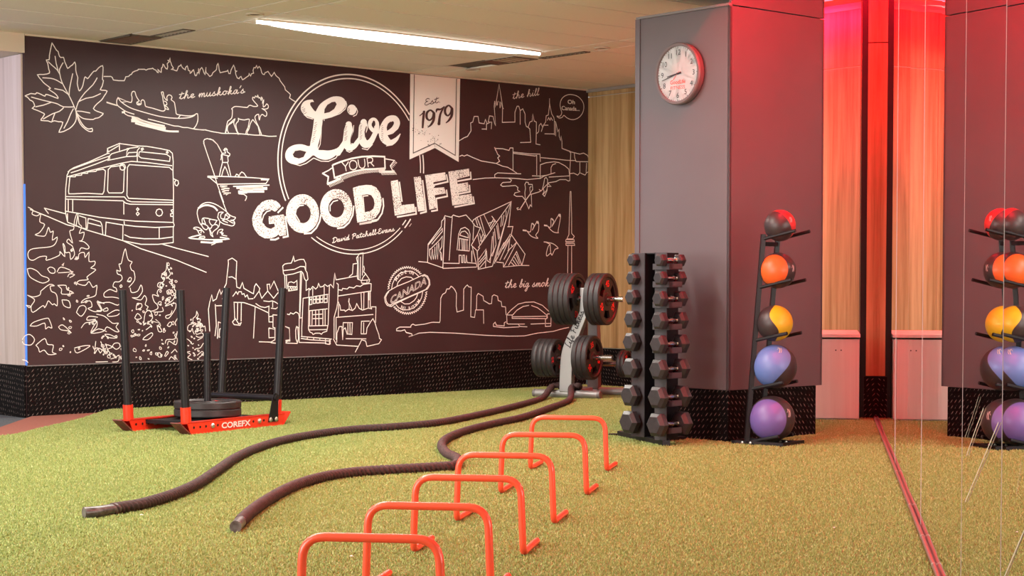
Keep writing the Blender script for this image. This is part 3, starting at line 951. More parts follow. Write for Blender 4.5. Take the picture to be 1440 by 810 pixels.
620,620 650,635 680,620
715,215 728,250 715,280 685,295
810,360 800,420 790,490
770,600 820,612 870,560
925,350 930,390 920,430
1010,470 1060,455 1110,410 1128,360
1000,575 1060,565
1000,440 1000,400 1020,360 1050,345
@good_life_shadow 350 230 6.75
w3 275,465 325,415
w3 345,505 370,690 320,702
w3 205,722 250,722 285,705
w2 120,555 140,490 170,455 205,445
w3 525,665 590,660 640,610 670,550 685,480
w2 480,550 440,480 450,430 480,400 520,395
w3 840,615 900,605 950,560 985,490 995,400
w2 770,450 770,400 800,360 845,348
w3 1055,572 1150,555 1215,540
w2 1095,445 1082,310 1130,302
@good_life_shadow 500 220 6.75
w3 155,610 210,600 250,540 265,470 258,395
w2 80,510 68,378 120,372
w3 40,642 150,625
w3 395,575 575,545 570,480
w3 415,245 440,430
w3 615,540 670,525 635,225
w3 745,285 745,270 875,240 862,170
w3 720,520 775,510 765,400 870,378 862,315
w3 970,235 1095,212 1090,145
w3 980,355 1085,335 1080,270
w3 940,480 1125,445 1115,380
@david_dash 450 300 9
w1 1105,140 1130,100
w1 1130,165 1155,130
"""
# ================================================================== MURAL PRINTS (flat lettering and line work on the wall)
WN = -d2
def wl_pt(x, y):                        # trace coordinate -> (along wall, height) in metres
    p = on_plane(x, y, P0, WN); return Vector(((p-P0).dot(d1), p.z))
PXM = 14.7/F                            # metres per trace pixel at the wall's mean distance
DY = -0.0015
def ribbon(mb, pts, wd, y=DY, closed=False):
    if len(pts) < 2: return
    pts = [Vector(p) for p in pts]; n = len(pts)
    q = [pts[0]]
    for p in pts[1:]:
        if (p-q[-1]).length > 1e-4: q.append(p)
    pts = q; n = len(pts)
    if n < 2: return
    L = []; R = []
    for i in range(n):
        a = (pts[i]-pts[i-1]).normalized() if i else (pts[1]-pts[0]).normalized()
        b = (pts[i+1]-pts[i]).normalized() if i < n-1 else a
        t = (a+b); t = t.normalized() if t.length > 0.3 else a
        nn = Vector((-t.y, t.x)); c = max(0.55, nn.dot(Vector((-a.y, a.x))))
        L.append(pts[i]+nn*wd/2/c); R.append(pts[i]-nn*wd/2/c)
    L[0] -= (pts[1]-pts[0]).normalized()*wd*0.3; R[0] -= (pts[1]-pts[0]).normalized()*wd*0.3
    vs = [(p.x, y, p.y) for p in L] + [(p.x, y, p.y) for p in R]
    mb.add(vs, [(n+i, n+i+1, i+1, i) for i in range(n-1)])
def poly_fill(mb, outer, holes, y=DY):
    bm = bmesh.new()
    es = []
    for loop in [outer] + holes:
        vs = [bm.verts.new((p.x, y, p.y)) for p in loop]
        es += [bm.edges.new((vs[i], vs[(i+1) % len(vs)])) for i in range(len(vs))]
    bmesh.ops.triangle_fill(bm, edges=es, use_beauty=True, normal=(0, -1, 0))
    bm.verts.index_update()
    mb.add([v.co[:] for v in bm.verts], [[v.index for v in f.verts] for f in bm.faces]); bm.free()
def crop(x0, y0, s):
    return lambda x, y: wl_pt(x0+x/s, y0+y/s)
groups = {}
name = None
for line in MURAL.strip().splitlines():
    tk = line.split()
    if tk[0][0] == '@':
        name = tk[0][1:]; cr = crop(*[float(k) for k in tk[1:4]]); groups.setdefault(name, MB()); continue
    wd = 0.95 if 'pine' in name else 1.2; pts = []
    for k in tk:
        if k[0] == 'w': wd = float(k[1:] or 1.5)*0.8
        else: pts.append(cr(*[float(c) for c in k.split(',')]))
    if len(pts) > 3 and any(q in name for q in ('pine', 'leaping', 'goose', 'geese', 'canoe', 'moose', 'maple')):
        pts = [p.to_2d() for p in smooth_path([p.to_3d() for p in pts], 3 if 'maple' not in name else 2)]
    if len(pts) > 1: ribbon(groups[name], pts, wd*PXM)
groups.pop('ring_drawing', None)
# double ring behind the lettering
mb = MB(); ctr = wl_pt(496.5, 231.5)
R0 = (wl_pt(496.5, 105.2).y - wl_pt(496.5, 357.5).y)/2
def inside_poly(p, poly):
    c = False
    for i in range(len(poly)):
        a, b = poly[i-1], poly[i]
        if (a[1] > p[1]) != (b[1] > p[1]) and p[0] < (b[0]-a[0])*(p[1]-a[1])/(b[1]-a[1])+a[0]: c = not c
    return c
hide = [[wl_pt(*p) for p in [(380, 290), (408, 282), (600, 243), (640, 243), (640, 300), (582, 306), (430, 334), (380, 345)]],
        [wl_pt(*p) for p in [(575, 90), (645, 90), (645, 225), (611, 210), (576, 223)]]]
for R, wd in ((R0, 2.0), (R0*0.955, 1.7)):
    run = []
    for k in range(241):
        a = 2*PI*k/240; p = ctr + Vector((math.cos(a), math.sin(a)))*R
        if any(inside_poly(p, h) for h in hide):
            if len(run) > 1: ribbon(mb, run, wd*PXM)
            run = []
        elif -0.95 < a-2*PI < -0.62 and k % 7 in (0,): 
            if len(run) > 1: ribbon(mb, run, wd*PXM*0.7)
            run = []
        else: run.append(p)
    if len(run) > 1: ribbon(mb, run, wd*PXM)
groups['ring_drawing'] = mb
# speech bubble
cr = crop(700, 110, 10.286); mb = groups.setdefault('speech_bubble_drawing', MB())
bub = [(925, 492), (908, 440), (900, 380), (915, 315), (950, 270), (1000, 243), (1050, 236), (1110, 245), (1165, 270), (1210, 315), (1238, 370), (1243, 430), (1230, 490), (1200, 540), (1155, 578), (1100, 598), (1045, 594), (995, 570), (955, 538), (930, 565), (895, 576), (868, 565), (855, 548), (890, 552), (915, 530), (925, 492)]
ribbon(mb, [p.to_2d() for p in smooth_path([cr(*p).to_3d() for p in bub], 3)], 1.2*PXM)
# badge teeth
mb = groups['made_in_canada_badge']; cr = crop(530, 365, 9); run = []
for k in range(121):
    a = 2*PI*k/120; rr = 1.0 if k % 2 else 0.925
    x, y = 385+250*rr*math.cos(a), 390+303*rr*math.sin(a)
    d = abs((x-385)*0.44+(y-388)*0.90)
    if d < 108 and abs(x-385) > 150: 
        if len(run) > 1: ribbon(mb, run, 1.1*PXM)
        run = []
    else: run.append(cr(x, y))
ribbon(mb, run, 1.1*PXM)
# ribbon hatching under YOUR
mb = groups['your_ribbon']; cr = crop(450, 210, 10.125)
def hatch(x0, y0, x1, y1, bow, n, dx, dy):
    for i in range(n):
        u = i/(n-1); x = x0+(x1-x0)*u; y = y0+(y1-y0)*u-bow*4*u*(1-u)
        ribbon(mb, [cr(x, y), cr(x+dx, y+dy)], 0.85*PXM)
hatch(300, 398, 820, 290, 28, 32, 22, 38)
hatch(125, 505, 310, 425, 0, 11, 22, 34)
hatch(868, 332, 1070, 328, 0, 12, 20, 34)
for st in ('310,185 360,245 405,175', '360,245 372,310', '540,150 548,210 560,250 590,272 622,264 638,235 638,190 630,135',
           '685,250 668,125 720,115 745,130 750,160 738,182 680,195', '718,190 768,242',
           '470,158 440,165 420,195 418,240 435,280 470,293 505,280 525,245 522,200 502,168 470,158'):
    ribbon(groups.setdefault('your_lettering', MB()), [cr(*map(float, k.split(','))) for k in st.split()], 1.4*PXM)
# cursive alphabet, x-height 1
GL = {
't': (.62, '0,.2 .2,1.0 .28,1.7|.28,1.7 .14,.5 .2,.05 .38,.05 .62,.3|-.1,1.15 .62,1.35'),
'h': (.95, '0,.2 .3,1.1 .42,1.85 .28,1.95 .2,1.1 .12,0 .25,.6 .45,.95 .6,.7 .58,.15 .72,.03 .95,.3'),
'e': (.72, '0,.3 .35,.5 .48,.85 .32,1 .12,.75 .13,.25 .35,.02 .72,.3'),
'm': (1.1, '0,.3 .12,.9 .12,.05 .22,.6 .38,.95 .46,.75 .44,.05 .55,.6 .7,.95 .8,.75 .78,.12 .9,.02 1.1,.3'),
'u': (.85, '0,.3 .1,.95 .08,.3 .22,.02 .42,.3 .55,.95 .53,.2 .65,.02 .85,.3'),
's': (.68, '0,.2 .3,1.0 .3,.75 .48,.35 .32,.02 .05,.1|.32,.02 .68,.3'),
'k': (.85, '0,.2 .3,1.2 .38,1.85 .24,1.9 .14,0 .25,.7 .48,.95 .45,.6 .22,.5 .5,.12 .62,.02 .85,.3'),
'o': (.78, '0,.3 .1,.8 .32,1 .12,.75 .12,.2 .35,.02 .56,.45 .45,.95 .35,.95 .78,.8'),
'a': (.85, '.5,.85 .25,1 .05,.55 .1,.08 .3,.1 .52,.95 .5,.2 .62,.02 .85,.3'),
"'": (.2, '0,1.4 .14,2.0'),
'i': (.5, '0,.3 .18,.95 .15,.2 .28,.02 .5,.3|.26,1.4 .3,1.5'),
'l': (.5, '0,.3 .28,1.2 .36,1.85 .22,1.9 .13,.3 .25,.02 .5,.3'),
'b': (.7, '0,.3 .28,1.2 .33,1.85 .2,1.9 .1,.3 .25,.02 .5,.35 .38,.85 .7,.75'),
'g': (.85, '.5,.85 .25,1 .05,.55 .1,.08 .3,.1 .54,.95 .48,-.6 .28,-1.0 .12,-.75 .5,-.1 .85,.3'),
'E': (.9, '.75,1.65 .45,1.95 .18,1.6 .3,1.15 .5,1.08 .2,.95 .05,.4 .3,.02 .9,.35'),
'D': (1.1, '.3,1.75 .15,0 -.1,.15|0,1.5 .4,1.9 .95,1.5 .95,.6 .5,.02 .12,.05'),
'v': (.75, '0,.3 .12,.95 .2,.05 .45,.5 .52,1.0 .75,.8'),
'd': (.85, '.5,.85 .25,1 .05,.55 .1,.08 .3,.1 .62,1.9 .5,.2 .62,.02 .85,.3'),
'P': (1.0, '.3,1.75 .12,-.1|0,1.5 .4,1.95 .85,1.7 .75,1.15 .2,.95'),
'c': (.6, '.45,.8 .28,1 .06,.6 .1,.12 .3,.02 .6,.3'),
'n': (.8, '0,.3 .12,.9 .12,.05 .25,.6 .42,.95 .5,.7 .48,.12 .6,.02 .8,.3'),
'r': (.6, '0,.3 .12,.95 .32,.9 .3,.2 .4,.02 .6,.3'),
'-': (.4, '0,.5 .4,.5'), ' ': (.55, ''), '.': (.3, '.1,0 .16,.06'),
'F': (1.0, '.35,1.6 .15,0|-.05,1.5 .5,1.85 1.0,1.9|.25,.9 .7,1.0'),
'L': (.85, '.6,1.75 .4,1.9 .25,1.3 .12,.15 -.05,.1 .3,.02 .85,.3'),
'f': (.6, '0,.3 .3,1.2 .38,1.85 .24,1.9 .1,-.7 .25,-.75 .3,.1 .6,.3')}
def cursive(s):
    x = 0; out = []
    for ch in s:
        adv, g = GL[ch]
        if g:
            for st in g.split('|'):
                pts = [Vector((x+float(k.split(',')[0]), float(k.split(',')[1]), 0)) for k in st.split()]
                out.append([p.to_2d() for p in smooth_path(pts, 4)])
        x += adv
    return out, x
def script_text(mb, s, p0, p1, xh, wd, slant=0.25, y=DY):
    st, L = cursive(s); ex = Vector((p1[0]-p0[0], p1[1]-p0[1]))/L; up = Vector((ex.y, -ex.x)).normalized()*xh
    exn = ex.normalized()
    for k in st:
        ribbon(mb, [wl_pt(p0[0]+ex.x*q.x+(up.x+exn.x*xh*slant)*q.y, p0[1]+ex.y*q.x+(up.y+exn.y*xh*slant)*q.y) for q in k], wd*PXM, y)
script_text(groups.setdefault('muskoka_lettering', MB()), "the muskoka's", (252, 139.3), (344.4, 130.6), 5.4, 1.15)
script_text(groups.setdefault('hill_lettering', MB()), 'the hill', (721, 139.2), (758, 133.8), 5.0, 1.0)
script_text(groups.setdefault('big_smoke_lettering', MB()), 'the big smoke', (710, 404.8), (777, 402.4), 5.6, 1.15)
script_text(groups.setdefault('signature_lettering', MB()), 'David Patchell-Evans', (467.5, 341.3), (555, 324.6), 3.5, 1.05)
def brush(mb, pts, y=DY, k=5, cr=None):
    """variable width stroke: (x, y, width) in crop pixels"""
    P = smooth_path([Vector(p) for p in pts], k)
    n = len(P); L = []; R = []
    for i in range(n):
        t = (P[min(i+1, n-1)]-P[max(i-1, 0)]); t = Vector((t.x, t.y)).normalized(); nn = Vector((-t.y, t.x))*P[i].z*0.46
        L.append((P[i].x+nn.x, P[i].y+nn.y)); R.append((P[i].x-nn.x, P[i].y-nn.y))
    vs = [cr(*p) for p in L] + [cr(*p) for p in R]
    mb.add([(p.x, y-(i % n)*2e-5, p.y) for i, p in enumerate(vs)], [(n+i, n+i+1, i+1, i) for i in range(n-1)])
    for e in (0, -1):
        r = P[e].z/2; vs = [cr(P[e].x+r*math.cos(2*PI*j/14), P[e].y+r*math.sin(2*PI*j/14)) for j in range(14)]
        mb.add([(p.x, y-(n*2e-5 if e else -1e-5), p.y) for p in vs], [list(range(14))])
cr = crop(395, 120, 6.75); live = MB()
def P2(s): return [cr(*map(float, k.split(','))) for k in s.split()]
poly_fill(live, [p.to_2d() for p in smooth_path([p.to_3d() for p in P2('300,135 250,140 210,162 188,210 200,255 240,290 305,315 312,335 297,450 280,540 268,578 200,560 130,565 70,595 42,645 46,700 85,738 140,750 210,732 270,692 308,664 350,690 420,708 485,690 545,640 592,575 575,560 530,598 460,618 400,615 348,603 372,490 392,370 402,320 470,300 555,262 610,205 615,155 575,112 500,106 430,135 370,180 340,228 326,248 296,215 276,180 285,160 314,158')], 3)],
          [P2('410,266 414,225 440,185 480,160 512,156 526,180 502,225 458,255'), P2('110,652 130,622 180,614 240,630 215,680 170,695 125,682')])
LY = DY-0.0012
brush(live, [(540, 640, 60), (575, 590, 55), (600, 540, 40), (618, 490, 30)], cr=cr)
brush(live, [(642, 372, 60), (640, 420, 88), (628, 480, 78), (622, 540, 78), (640, 585, 78), (690, 580, 55), (730, 530, 45), (765, 470, 30)], LY, cr=cr)
brush(live, [(785, 350, 60), (782, 400, 92), (770, 460, 76), (772, 520, 80), (805, 560, 80), (850, 535, 60), (882, 480, 50), (905, 420, 52), (905, 360, 50), (880, 328, 48), (848, 345, 42), (845, 390, 38), (880, 432, 40), (930, 440, 36), (965, 432, 30)], cr=cr)
brush(live, [(985, 455, 40), (1030, 440, 42), (1080, 405, 60), (1100, 355, 62), (1075, 315, 62), (1020, 325, 66), (980, 385, 76), (965, 450, 82), (985, 510, 86), (1035, 545, 62), (1090, 515, 40), (1130, 462, 8)], LY, cr=cr)
poly_fill(live, [cr(672+44*math.cos(2*PI*j/24), 232+50*math.sin(2*PI*j/24)) for j in range(24)], [])
groups['live_lettering'] = live
hat = MB()
for x, y0, y1, st, ln in ((192, 205, 270, 13, 34), (318, 350, 545, 20, 30), (600, 370, 520, 16, 30), (745, 360, 520, 16, 26), (950, 380, 540, 18, 22), (632, 215, 262, 11, 22)):
    y = y0; k = 0
    while y < y1:
        xx = x - (y-y0)*(0.16 if x == 318 else 0)+(0 if x != 192 else (y-y0)*0.35); l2 = ln*(0.6+0.4*((k*37) % 10)/10)
        ribbon(hat, [cr(xx, y+l2*0.6), cr(xx+l2, y)], 0.55*PXM, DY-0.0045); y += st; k += 1
part('live_hatching', hat, M_['darkprint'], wb)
cnt = MB()
for q in ('410,266 414,225 440,185 480,160 512,156 526,180 502,225 458,255', '112,652 132,624 180,616 238,632 212,676 170,690 128,680', '866,345 878,333 890,345 893,370 886,390 874,375', '1004,432 1000,400 1012,365 1035,345 1058,352 1056,378 1036,402 1012,420', '655,560 664,500 684,440 690,452 676,505 668,548', '795,500 790,440 806,385 812,395 802,440 806,480'):
    q = [cr(*map(float, k.split(','))) for k in q.split()]; cnt.add([(p.x, DY-0.0045, p.y) for p in q], [list(range(len(q)))])
part('live_counters', cnt, M_['mural'], wb)
# GOOD LIFE
cg = crop(350, 230, 6.75); cl = crop(500, 220, 6.75); good = MB()
def PP(c, s): return [c(*map(float, k.split(','))) for k in s.split()]
def ell(c, x, y, rx, ry, n=36, rot=0.0): return [c(x+rx*math.cos(2*PI*j/n)*math.cos(rot)-ry*math.sin(2*PI*j/n)*math.sin(rot), y+rx*math.cos(2*PI*j/n)*math.sin(rot)+ry*math.sin(2*PI*j/n)*math.cos(rot)) for j in range(n)]
poly_fill(good, PP(cg, '302,405 285,378 255,354 215,342 170,346 125,365 80,408 45,465 30,525 35,580 55,630 95,680 150,710 205,710 250,695 282,672 290,688 350,680 348,600 330,482 185,503 190,575 240,570 245,600 205,620 165,605 130,560 117,505 130,460 165,438 205,437 250,458'), [])
poly_fill(good, ell(cg, 508, 475, 157, 184), [ell(cg, 513, 475, 73, 91)])
poly_fill(good, ell(cg, 828, 423, 153, 181), [ell(cg, 828, 422, 75, 91)])
poly_fill(good, PP(cl, '-27,299 30,280 100,270 150,273 195,295 230,345 246,410 245,460 228,525 190,580 140,606 15,628'), [PP(cl, '57,368 110,358 148,368 172,405 180,450 170,492 145,516 88,530')])
poly_fill(good, PP(cl, '332,235 400,222 435,462 555,450 566,525 372,562'), [])
poly_fill(good, PP(cl, '552,197 618,190 660,515 592,523'), [])
poly_fill(good, PP(cl, '658,178 850,150 858,222 738,245 742,300 840,292 858,350 752,368 768,488 700,505'), [])
poly_fill(good, PP(cl, '880,145 1075,115 1082,185 962,215 966,262 1065,245 1076,325 974,342 980,372 1100,355 1112,440 918,465'), [])
part('good_life_lettering', good, M_['distress'], wb)
# banner
cb = crop(570, 95, 5.586); ban = MB()
top = [wl_pt(576.8, 104), wl_pt(647, 110)]
poly_fill(ban, [Vector((top[0].x, ZC-0.015)), Vector((top[1].x, ZC-0.015))] + PP(cb, '418,742 232,632 32,722'), [])
part('banner_drawing', ban, M_['white'], wb)
bl = MB(); ink = DY-0.0022
a = [cb(68, 45), *PP(cb, '60,672 228,595 390,690'), cb(400, 78)]; a[0].y = ZC-0.02; a[-1].y = ZC-0.02
ribbon(bl, a, 1.3*PXM, ink)
script_text(bl, 'Est.', (596.5, 148.6), (619.5, 143.6), 4.6, 1.0, y=ink)
for st in ([(112, 378, 8), (132, 362, 10), (146, 345, 14)], [(145, 348, 20), (138, 410, 20), (134, 470, 16)],
           [(218, 352, 18), (195, 335, 14), (168, 355, 20), (166, 395, 20), (188, 414, 14), (212, 392, 16), (222, 355, 22), (220, 410, 22), (200, 448, 18), (176, 468, 8)],
           [(240, 350, 8), (248, 330, 20), (275, 328, 14), (303, 308, 10)], [(300, 312, 12), (272, 370, 18), (262, 442, 24)],
           [(362, 318, 18), (338, 298, 14), (312, 322, 20), (312, 360, 20), (332, 378, 14), (354, 355, 16), (364, 322, 22), (362, 375, 22), (342, 412, 18), (318, 434, 8)]):
    brush(bl, st, ink, cr=cb)
rnd = random.Random(3)
for k in range(70):
    cx, cy = rnd.choice([(125, 500), (225, 560), (215, 575), (60, 480), (235, 590), (125, 520)])
    x, y = rnd.gauss(cx, 26), rnd.gauss(cy, 18); s_ = rnd.uniform(1.5, 4)
    vs = [cb(x-s_, y), cb(x, y-s_), cb(x+s_*1.3, y), cb(x, y+s_)]
    bl.add([(p.x, ink, p.y) for p in vs], [(0, 1, 2, 3)])
part('banner_lettering', bl, M_['darkprint'], wb)
# words in plain capitals
def flat_text(mb, s, org, ex, ey, size, bold=0.0, y=DY, outline=False, align='LEFT'):
    vs, fs = text_geo(s, bold, outline, align)
    q = [wl_pt(org[0]+(ex[0]*a+ey[0]*b)*size, org[1]+(ex[1]*a+ey[1]*b)*size) for a, b, _ in vs]
    mb.add([(p.x, y, p.y) for p in q], fs)
mb = groups['speech_bubble_drawing']
flat_text(mb, 'Oh', (803.3, 146.2), (1, .05), (0, -1), 8.2, 0.02, align='CENTER')
flat_text(mb, 'Canada...', (789.4, 154.6), (0.86, .045), (0, -1), 8.2, 0.02)
mb = groups['made_in_canada_badge']; th = math.radians(-26)
flat_text(mb, 'CANADA', (573.6, 413.6), (math.cos(th)*0.86, math.sin(th)), (0.1, -0.98), 15.5, 0.0, outline=True, align='CENTER')
for flip in (0, 1):
    for ch, a in zip('MADE IN', (-143, -128, -113, -98, -88, -80, -69)):
        if ch == ' ': continue
        aa = math.radians(a+ (180 if flip else 0)); ox, oy = 385+188*math.cos(aa)*0.85, 388+212*math.sin(aa)
        t = math.radians(a+90)+(PI if flip else 0)
        flat_text(mb, ch, (530+ox/9, 365+oy/9), (math.cos(t)*0.85, math.sin(t)), (math.sin(t)*0.85, -math.cos(t)), 6.6, 0.02, align='CENTER')
# small stones and needles at the pines' feet
mb = groups['big_pine_drawing']
rnd = random.Random(11)
def blobs(mb, boxes, n, r0, r1):
    k = 0
    while k < n:
        x0, y0, x1, y1 = rnd.choice(boxes); x, y = rnd.uniform(x0, x1), rnd.uniform(y0, y1)
        r = rnd.uniform(r0, r1); e = rnd.uniform(0.35, 0.9); a0 = rnd.uniform(0, PI); m_ = 7
        pts = []
        for j in range(m_+1):
            t = 2*PI*(j % m_)/m_; q = r*(0.7+0.5*((j % m_)*2.3 % 1)); u, v = q*math.cos(t), q*e*math.sin(t)
            pts.append(wl_pt(x+u*math.cos(a0)-v*math.sin(a0), y+u*math.sin(a0)+v*math.cos(a0)))
        ribbon(mb, [p.to_2d() for p in smooth_path([p.to_3d() for p in pts], 2)], 0.8*PXM); k += 1
blobs(mb, [(85, 435, 150, 500), (95, 390, 125, 430), (100, 350, 112, 400)], 26, 0.9, 2.4)
blobs(groups['middle_pine_drawing'], [(185, 425, 205, 500), (140, 470, 178, 505), (190, 440, 215, 460), (160, 480, 250, 505)], 52, 0.8, 2.6)
blobs(groups['far_pine_drawing'], [(212, 420, 250, 505), (222, 395, 248, 430), (228, 370, 242, 400)], 48, 0.8, 2.5)
blobs(groups['small_pine_drawing'], [(262, 455, 288, 505), (268, 445, 284, 470)], 34, 0.7, 2.0)
for k, mb in groups.items():
    if mb.v: part(k, mb, M_['white'], wb)
# ================================================================== CEILING FITTINGS
def fixture(t0, t1, n, label, loc_t=None):
    ln = t1-t0; o = thing('linear_ceiling_light', label, 'light', tn((t0+t1)/2, n, ZC), A, 'lens shaped linear lights of the tile ceiling')
    N = 24
    def strip(y0, y1, e, z0, z1, nm, m):
        lo = [(ln/2*(2*i/N-1), y0*(1-(2*i/N-1)**2)-e) for i in range(N+1)]
        hi = [(ln/2*(2*i/N-1), y1*(1-(2*i/N-1)**2)+e) for i in range(N+1)]
        part(nm, MB().prism(lo + hi[::-1], z0, z1), m, o)
    strip(-0.085, 0.205, 0.024, -0.010, 0.0, 'housing', M_['cream'])
    strip(-0.085, 0.075, 0.012, -0.028, -0.008, 'diffuser', M_['lamp'])
    strip(0.125, 0.185, 0.008, -0.028, -0.008, 'diffuser', M_['lamp'])
    strip(0.092, 0.105, 0.002, -0.032, -0.008, 'centre_rib', M_['grid'])
    return o
M_['lamp'] = mat('lit_diffuser', (1, 1, 1), 0.5, emit=((1.0, 0.97, 0.93), 6.0))
fixture(FIX[0][0], FIX[0][1], FIX[0][2], 'long lit lens shaped ceiling light in front of the mural wall')
for i, (t0, t1, n, p) in enumerate(FIX[1:]):
    fixture(t0, t1, n, ['lit lens shaped ceiling light over the sled side of the turf', 'lit lens shaped ceiling light above the left recess', 'lit lens shaped ceiling light nearest the camera'][i])
def ceil_vent(t0, t1, n0, n1, label):
    o = thing('ceiling_vent', label, 'vent', tn(t0, n0, ZC), A)
    W_, L_ = t1-t0, n1-n0
    part('backing', MB().box2((0, 0, 0.004), (W_, L_, 0.010)), M_['black'], o)
    for a, b in (((0, 0, -0.006), (W_, 0.012, 0.006)), ((0, L_-0.012, -0.006), (W_, L_, 0.006)), ((0, 0, -0.006), (0.012, L_, 0.006)), ((W_-0.012, 0, -0.006), (W_, L_, 0.006))):
        part('frame', MB().box2(a, b), M_['grid'], o)
    n = max(3, int(L_/0.05)) if W_ < 0.2 else 9
    for k in range(1, n):
        y = L_*k/n
        part('slat', MB().box2((0.012, y-0.006, -0.004), (W_-0.012, y+0.004, 0.004)), M_['bronze'] if W_ > 0.2 else M_['silver'], o)
M_['bronze'] = mat('bronze_slat', (0.20, 0.12, 0.09), 0.6)
ceil_vent(9.41, 9.67, 10.80, 11.30, 'dark square return air grille right of the ceiling light')
ceil_vent(9.62, 9.69, 10.20, 10.74, 'narrow slotted air diffuser at the right end of the ceiling light')
ceil_vent(6.46, 6.72, 11.72, 12.19, 'dark square return air grille against the mural wall, top left')
ceil_vent(6.60, 6.70, 11.20, 11.68, 'slotted air diffuser near the top left of the mural')
ceil_vent(9.41, 9.67, 8.95, 9.35, 'dark square grille in the ceiling beside the column')
for (x, y, lb) in ((358.5, 19.3, 'round ceiling speaker disc left of the long light'), (665, 97, 'round ceiling disc above the white banner'), (847, 66.8, 'round ceiling disc right of the slotted diffuser')):
    p = on_plane(x, y, Vector((0, 0, ZC)), Vector((0, 0, 1)))
    o = thing('ceiling_disc', lb, 'speaker', p)
    part('rim', MB().lathe([(0.062, -0.001), (0.066, -0.008), (0.056, -0.012), (0.054, -0.006)], 28), M_['cream'], o)
    part('grille', MB().lathe([(0.054, -0.004), (0.0001, -0.009)], 28), M_['bronze'], o)
# red LED strip profiles of the raised bay, with the added fill strip
redem = mat('red_led', (0.6, 0.0, 0.0), 0.5, emit=((1, 0.02, 0.03), 12))
for (a, b, p_, lb) in STRIPS + [(w0, w1, 0, 'red LED strip washing down the oak wall'), (m0, m1, 0, 'long added red fill strip along the head of the mirrors')]:
    o = thing('led_strip', lb, 'light', Vector((*((a+b)/2).xy, ZH)), math.atan2((b-a).y, (b-a).x)); L_ = (b-a).length
    part('channel', MB().box2((-L_/2, -0.03, -0.012), (L_/2, 0.03, 0)), M_['silver'], o)
    part('diode_strip', MB().box2((-L_/2, -0.018, -0.016), (L_/2, 0.018, -0.012)), redem, o)
# ================================================================== WALL CLOCK
s_ = 0.392; pc = EC + d2*s_; pc = Vector((pc.x, pc.y, 2.266)) - d1*0.0
clk = thing('wall_clock', 'round white wall clock with grey rim on the column', 'clock', pc, A - PI/2)
# local: x = to the right along the face, -y = out of the wall, z up
R = 0.178
part('case', MB().lathe([(R, -0.001), (R+0.012, -0.01), (R+0.014, -0.045), (R+0.008, -0.054), (R-0.006, -0.054), (R-0.010, -0.040)], 64, axis='y', cap=False), mat('clock_rim', (0.16, 0.12, 0.12), 0.35), clk)
part('dial', MB().lathe([(R-0.006, -0.042), (0.0001, -0.042)], 64, axis='y'), mat('clock_dial', (0.80, 0.80, 0.82), 0.45), clk)
numk = mat('clock_black', (0.03, 0.025, 0.03), 0.4)
for h in range(1, 13):
    a = PI/2 - 2*PI*h/12; rr = R*0.745; mbn = MB(); sz = 0.047
    put_text(mbn, str(h), (rr*math.cos(a), -0.0435, rr*math.sin(a)-0.35*sz), (1, 0, 0), (0, 0, 1), sz, 0.0)
    part('numeral', mbn, numk, clk)
for k in range(60):
    a = 2*PI*k/60; r0 = R*(0.885 if k % 5 == 0 else 0.905); r1 = R*0.945; wd = 0.0022 if k % 5 == 0 else 0.001
    c, s2 = math.cos(a), math.sin(a); t = Vector((-s2, 0, c))*wd; e = Vector((c, 0, s2))
    part('minute_mark', MB().add([e*r0+t, e*r1+t, e*r1-t, e*r0-t], [(0, 1, 2, 3)]), numk, clk, loc=(0, -0.0435, 0))
def hand(nm, ang, ln, wd, m, back=0.03, y=-0.047):
    a = PI/2 - ang; e = Vector((math.cos(a), 0, math.sin(a))); t = Vector((-e.z, 0, e.x))*wd
    vs = [e*(-back)+t, e*ln+t*0.4, e*ln-t*0.4, e*(-back)-t]
    d = Vector((0, 0.0015, 0)); mbh = MB().add([v for v in vs]+[v+d for v in vs], [(0, 1, 2, 3), (7, 6, 5, 4), (0, 4, 5, 1), (1, 5, 6, 2), (2, 6, 7, 3), (3, 7, 4, 0)])
    part(nm, mbh, m, clk, loc=(0, y, 0))
hand('minute_hand', 2*PI*42.6/60, 0.138, 0.0038, numk)
hand('hour_hand', 2*PI*(8.73)/12, 0.092, 0.0055, numk, y=-0.0455)
hand('second_hand', 2*PI*7.5/60, 0.02, 0.0016, M_['redink'], back=0.05, y=-0.0485)
part('hub', MB().lathe([(0.006, -0.044), (0.006, -0.051), (0.0001, -0.052)], 16, axis='y'), numk, clk)
mbt = MB(); put_text(mbt, 'GoodLife', (0, -0.0436, -0.062), (1, 0, 0), (0, 0, 1), 0.034, 0.02); part('dial_lettering', mbt, mat('clock_red', (0.75, 0.12, 0.10), 0.5), clk)
mbt = MB(); put_text(mbt, 'FITNESS', (0, -0.0436, -0.096), (1.15, 0, 0), (0, 0, 1), 0.031, 0.0); part('dial_lettering', mbt, mat('clock_red', (0.75, 0.12, 0.10), 0.5), clk)
